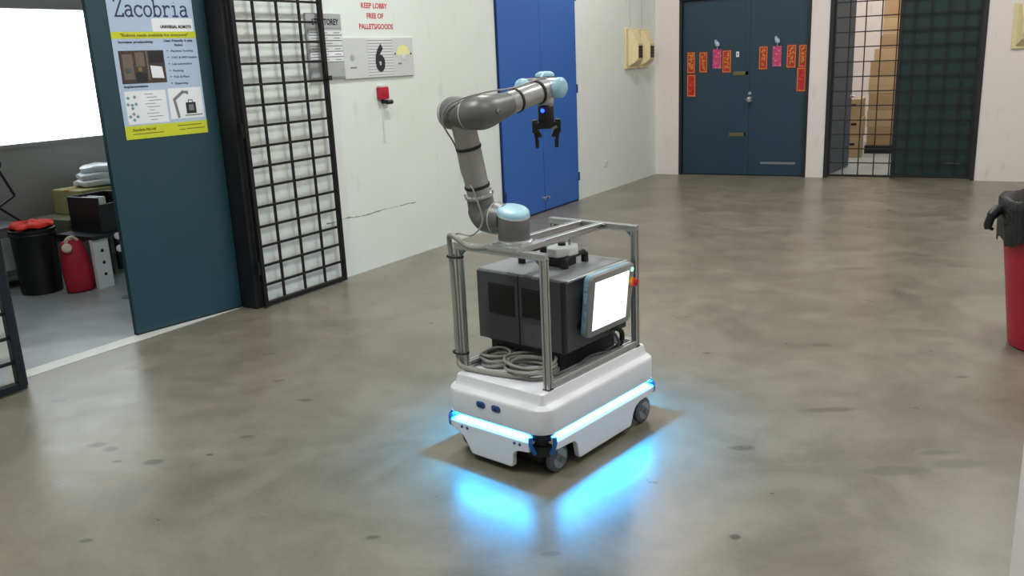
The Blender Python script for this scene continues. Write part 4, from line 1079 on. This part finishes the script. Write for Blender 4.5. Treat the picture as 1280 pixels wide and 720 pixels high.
for t_ in (.195, .335):
    m_ = MB(); m_.turn(E2 + FD * t_, FD, [(0, .0475), (.002, .051), (.012, .051), (.014, .0475)], 30); ap(m_, 'cable_strap', 'rubber')
# wrist
rw = .042
m_ = MB(); m_.turn(W_ - A_ * .042, A_, [(0, rw - .002), (.004, rw), (.09, rw), (.094, rw - .003)], 28); ap(m_, 'wrist_housing', 'arm_tube')
m_ = MB(); m_.turn(W_ - A_ * .042, -A_, [(0, rw + .001), (.018, rw + .001), (.028, rw - .008), (.033, rw - .02), (.034, .001)], 28); ap(m_, 'joint_cap', 'cap_blue', 60)
P_ = W_ + A_ * .112
m_ = MB(); m_.turn(P_ - BH * .045, BH, [(0, rw - .002), (.004, rw), (.085, rw), (.09, rw - .003)], 28); ap(m_, 'wrist_housing', 'arm_grey')
m_ = MB(); m_.turn(P_ - BH * .045, -BH, [(0, rw + .001), (.016, rw + .001), (.026, rw - .008), (.031, rw - .02), (.032, .001)], 28); ap(m_, 'joint_cap', 'cap_blue', 60)
m_ = MB(); m_.cyl(W_ + A_ * .05, P_ - A_ * .02, .038, n=24); ap(m_, 'wrist_link', 'arm_grey')
Q_ = P_ + BH * .098
m_ = MB(); m_.turn(Q_ + Z_ * .045, -Z_, [(0, rw - .002), (.004, rw), (.085, rw), (.09, rw - .003)], 28); ap(m_, 'wrist_housing', 'arm_grey')
m_ = MB(); m_.turn(Q_ + Z_ * .045, Z_, [(0, rw + .001), (.010, rw + .001), (.018, rw - .008), (.022, rw - .02), (.023, .001)], 28); ap(m_, 'joint_cap', 'cap_blue', 60)
m_ = MB(); m_.cyl(P_ + BH * .04, Q_ - BH * .02, .038, n=24); ap(m_, 'wrist_link', 'arm_grey')
m_ = MB(); m_.turn(Q_ - Z_ * .045, -Z_, [(0, .034), (.004, .036), (.030, .036), (.034, .033)], 28); ap(m_, 'tool_flange', 'arm_tube')
# thin hose hoop over the wrist
m_ = MB(); m_.tube(catmull([W_ + FD * -.06 + Z_ * .055, W_ + FD * -.02 + Z_ * .062 + A_ * .02, W_ + Z_ * .056 + A_ * .06 + BH * .02, W_ + Z_ * .03 + A_ * .075 + BH * .03, W_ - Z_ * .02 + A_ * .05 + BH * .02], 6), .006, 8); ap(m_, 'hose_loop', 'cap_blue', 60)
# gripper
GT = Q_ - Z_ * .080
gp = thing('gripper', 'black two finger gripper with blue light at the end of the arm', 'gripper', T(*GT))
RV = V((math.cos(YAW), math.sin(YAW), 0)); FV = V((-math.sin(YAW), math.cos(YAW), 0))
def gpart(m_, name, mt, **k): return m_.build(name, M[mt], gp, off=GT, **k)
m_ = MB(); m_.turn(GT, -Z_, [(0, .033), (.004, .036), (.07, .036), (.075, .034)], 24); gpart(m_, 'body', 'black')
m_ = MB(); m_.turn(GT - Z_ * .022 - FV * .034 - RV * .016, (-FV - RV * .45), [(0, .009), (.004, .009), (.006, .0)], 14); gpart(m_, 'status_light', 'blue_led')
m_ = MB(); m_.obox(GT - Z_ * .088, RV, FV, Z_, .052, .026, .016); gpart(m_, 'knuckle_block', 'black', bev=.004)
for sg in (-1, 1):
    m_ = MB(); m_.obox(GT - Z_ * .092 + RV * sg * .052, RV, FV, Z_, .013, .022, .030); gpart(m_, 'linkage', 'black', bev=.005)
    m_ = MB(); m_.obox(GT - Z_ * .118 + RV * sg * .040, RV * sg * 1 + Z_ * -.6, FV, Z_ + RV * sg * .6, .009, .016, .026); gpart(m_, 'linkage', 'black', bev=.003)
    f_ = MB(); f_.loft([[GT - Z_ * zz + RV * (sg * xo + sx) + FV * sy for sx, sy in ((-hx, -.012), (hx, -.012), (hx, .012), (-hx, .012))] for zz, xo, hx in ((.112, .050, .010), (.140, .047, .008), (.190, .045, .006))])
    fo = gpart(f_, 'finger', 'black', bev=.002)
    m_ = MB(); m_.obox(GT - Z_ * .170 + RV * sg * .0380, RV, FV, Z_, .002, .011, .017); m_.build('finger_pad', M['rubber'], fo, off=GT)
m_ = MB(); m_.obox(GT - Z_ * .10 + RV * .034 - FV * .0265, RV + Z_ * .5, FV, Z_ - RV * .5, .014, .001, .006); gpart(m_, 'marking', 'pend_grey')

# ------------------------------------------------------------------ cables
def rl(x, y, z): return RM @ V((x, y, z))
def cable(name, label, pts, r, m, k=7, cat='cable'):
    mb = MB(); mb.tube(catmull(pts, k), r, 10)
    org = V(pts[-1]); o = mb.build(name, M[m], M=T(*org), smooth=60, off=org)
    return tag(o, label, cat)
PXl, PYl = px1, -py - .008
base_front = AB + Z_ * .012
loc_b = RM.inverted() @ AB
cable('base_hose', 'pale grey hose from the arm base looping over the left post', [AB - ey * .06 + ex * .07 + Z_ * .012, AB - ey * .10 + ex * .10 + Z_ * .0, rl(.365, -.16, .955), rl(.370, -.22, .985), rl(.366, -.262, .995), rl(.350, -.285, .965), rl(.345, -.285, .90), rl(.345, -.28, .70), rl(.345, -.28, .50), rl(.35, -.272, .43), rl(.36, -.25, .395), rl(.35, -.16, .388), rl(.335, -.06, .389), rl(.315, .03, .390), rl(.29, .09, .392)], .0115, 'cable')
cable('arm_cable', 'thin pale cable running up the upper arm from the left post', [rl(.36, -.262, .985), rl(.34, -.24, 1.0), S_ - FV * .09 - Z_ * .06 - RV * .05, S_ - FV * .10 + Z_ * .0 - RV * .005, S_ + U_ * .10 - FV * .072 - RV * .012, S_ + U_ * .142 - FV * .055 - RV * .02, S_ + U_ * .19 - RV * .052 + FV * .016, S_ + U_ * .31 - RV * .053 + FV * .018, E_ - BH * .074 - Z_ * .04 + A_ * .03, E_ - BH * .078 + Z_ * .02 + A_ * .01, E_ - A_ * .05 - BH * .052 + Z_ * .058, E2 + Z_ * .075 + FD * .04, E2 + FD * .13 + Z_ * .062, E2 + FD * .20 + Z_ * .054, E2 + FD * .34 + Z_ * .053, E2 + FD * .40 + Z_ * .047], .0036, 'cable')
def coil(name, label, cx, cy, rx_, ry_, n, m, seed):
    rd = random.Random(seed)
    c0 = rl(cx, cy, .377)
    t = thing(name, label, 'cable', T(*c0))
    for k in range(n):
        jx, jy = rd.uniform(-.016, .016), rd.uniform(-.016, .016); sx_ = 1 - .10 * (k % 3) + rd.uniform(-.05, .05); zz = .389 + k * .0075; ph = rd.uniform(0, 6)
        P = [rl(cx + jx + math.cos(q / 10 * 2 * PI) * rx_ * sx_, cy + jy + math.sin(q / 10 * 2 * PI) * ry_ * sx_, zz + .005 * math.sin(q * 1.3 + ph)) for q in range(10)]
        mb = MB(); mb.tube(catmull(P, 4, True), .0068, 8, True); mb.build('loop', M[m], t, off=c0, smooth=60)
    return t
coil('cable_coil', 'large coil of grey cable on the white cover by the near post', .215, .045, .105, .115, 7, 'cable', 3)
coil('cable_coil', 'smaller tangled coil of grey cable beside the left post', .195, -.165, .080, .075, 6, 'cable', 5)
cable('pendant_cable', 'dark cable looping down from the teach pendant', [rl(-.16, .215, .505), rl(-.19, .225, .46), rl(-.21, .22, .42), rl(-.17, .208, .40), rl(-.02, .195, .415), rl(.12, .205, .40), rl(.22, .17, .39)], .007, 'cable_dark')
cable('pendant_cable', 'black thick lead bent below the pendant corner', [rl(-.19, .20, .51), rl(-.24, .215, .475), rl(-.245, .21, .42), rl(-.20, .19, .39), rl(-.15, .17, .385)], .012, 'black')
# black ties that hold the hose to the left post
for z in (.895, .452):
    c0 = rl(.340, -.262, z)
    mb = MB(); mb.tube([rl(.340 + math.cos(q) * .026, -.265 + math.sin(q) * .040, z) for q in [i / 20 * 2 * PI for i in range(20)]], .005, 8, True)
    tag(mb.build('cable_tie', M['rubber'], M=T(*c0), off=c0), ('upper' if z > .6 else 'lower') + ' black tie round the left post and hose', 'cable tie')
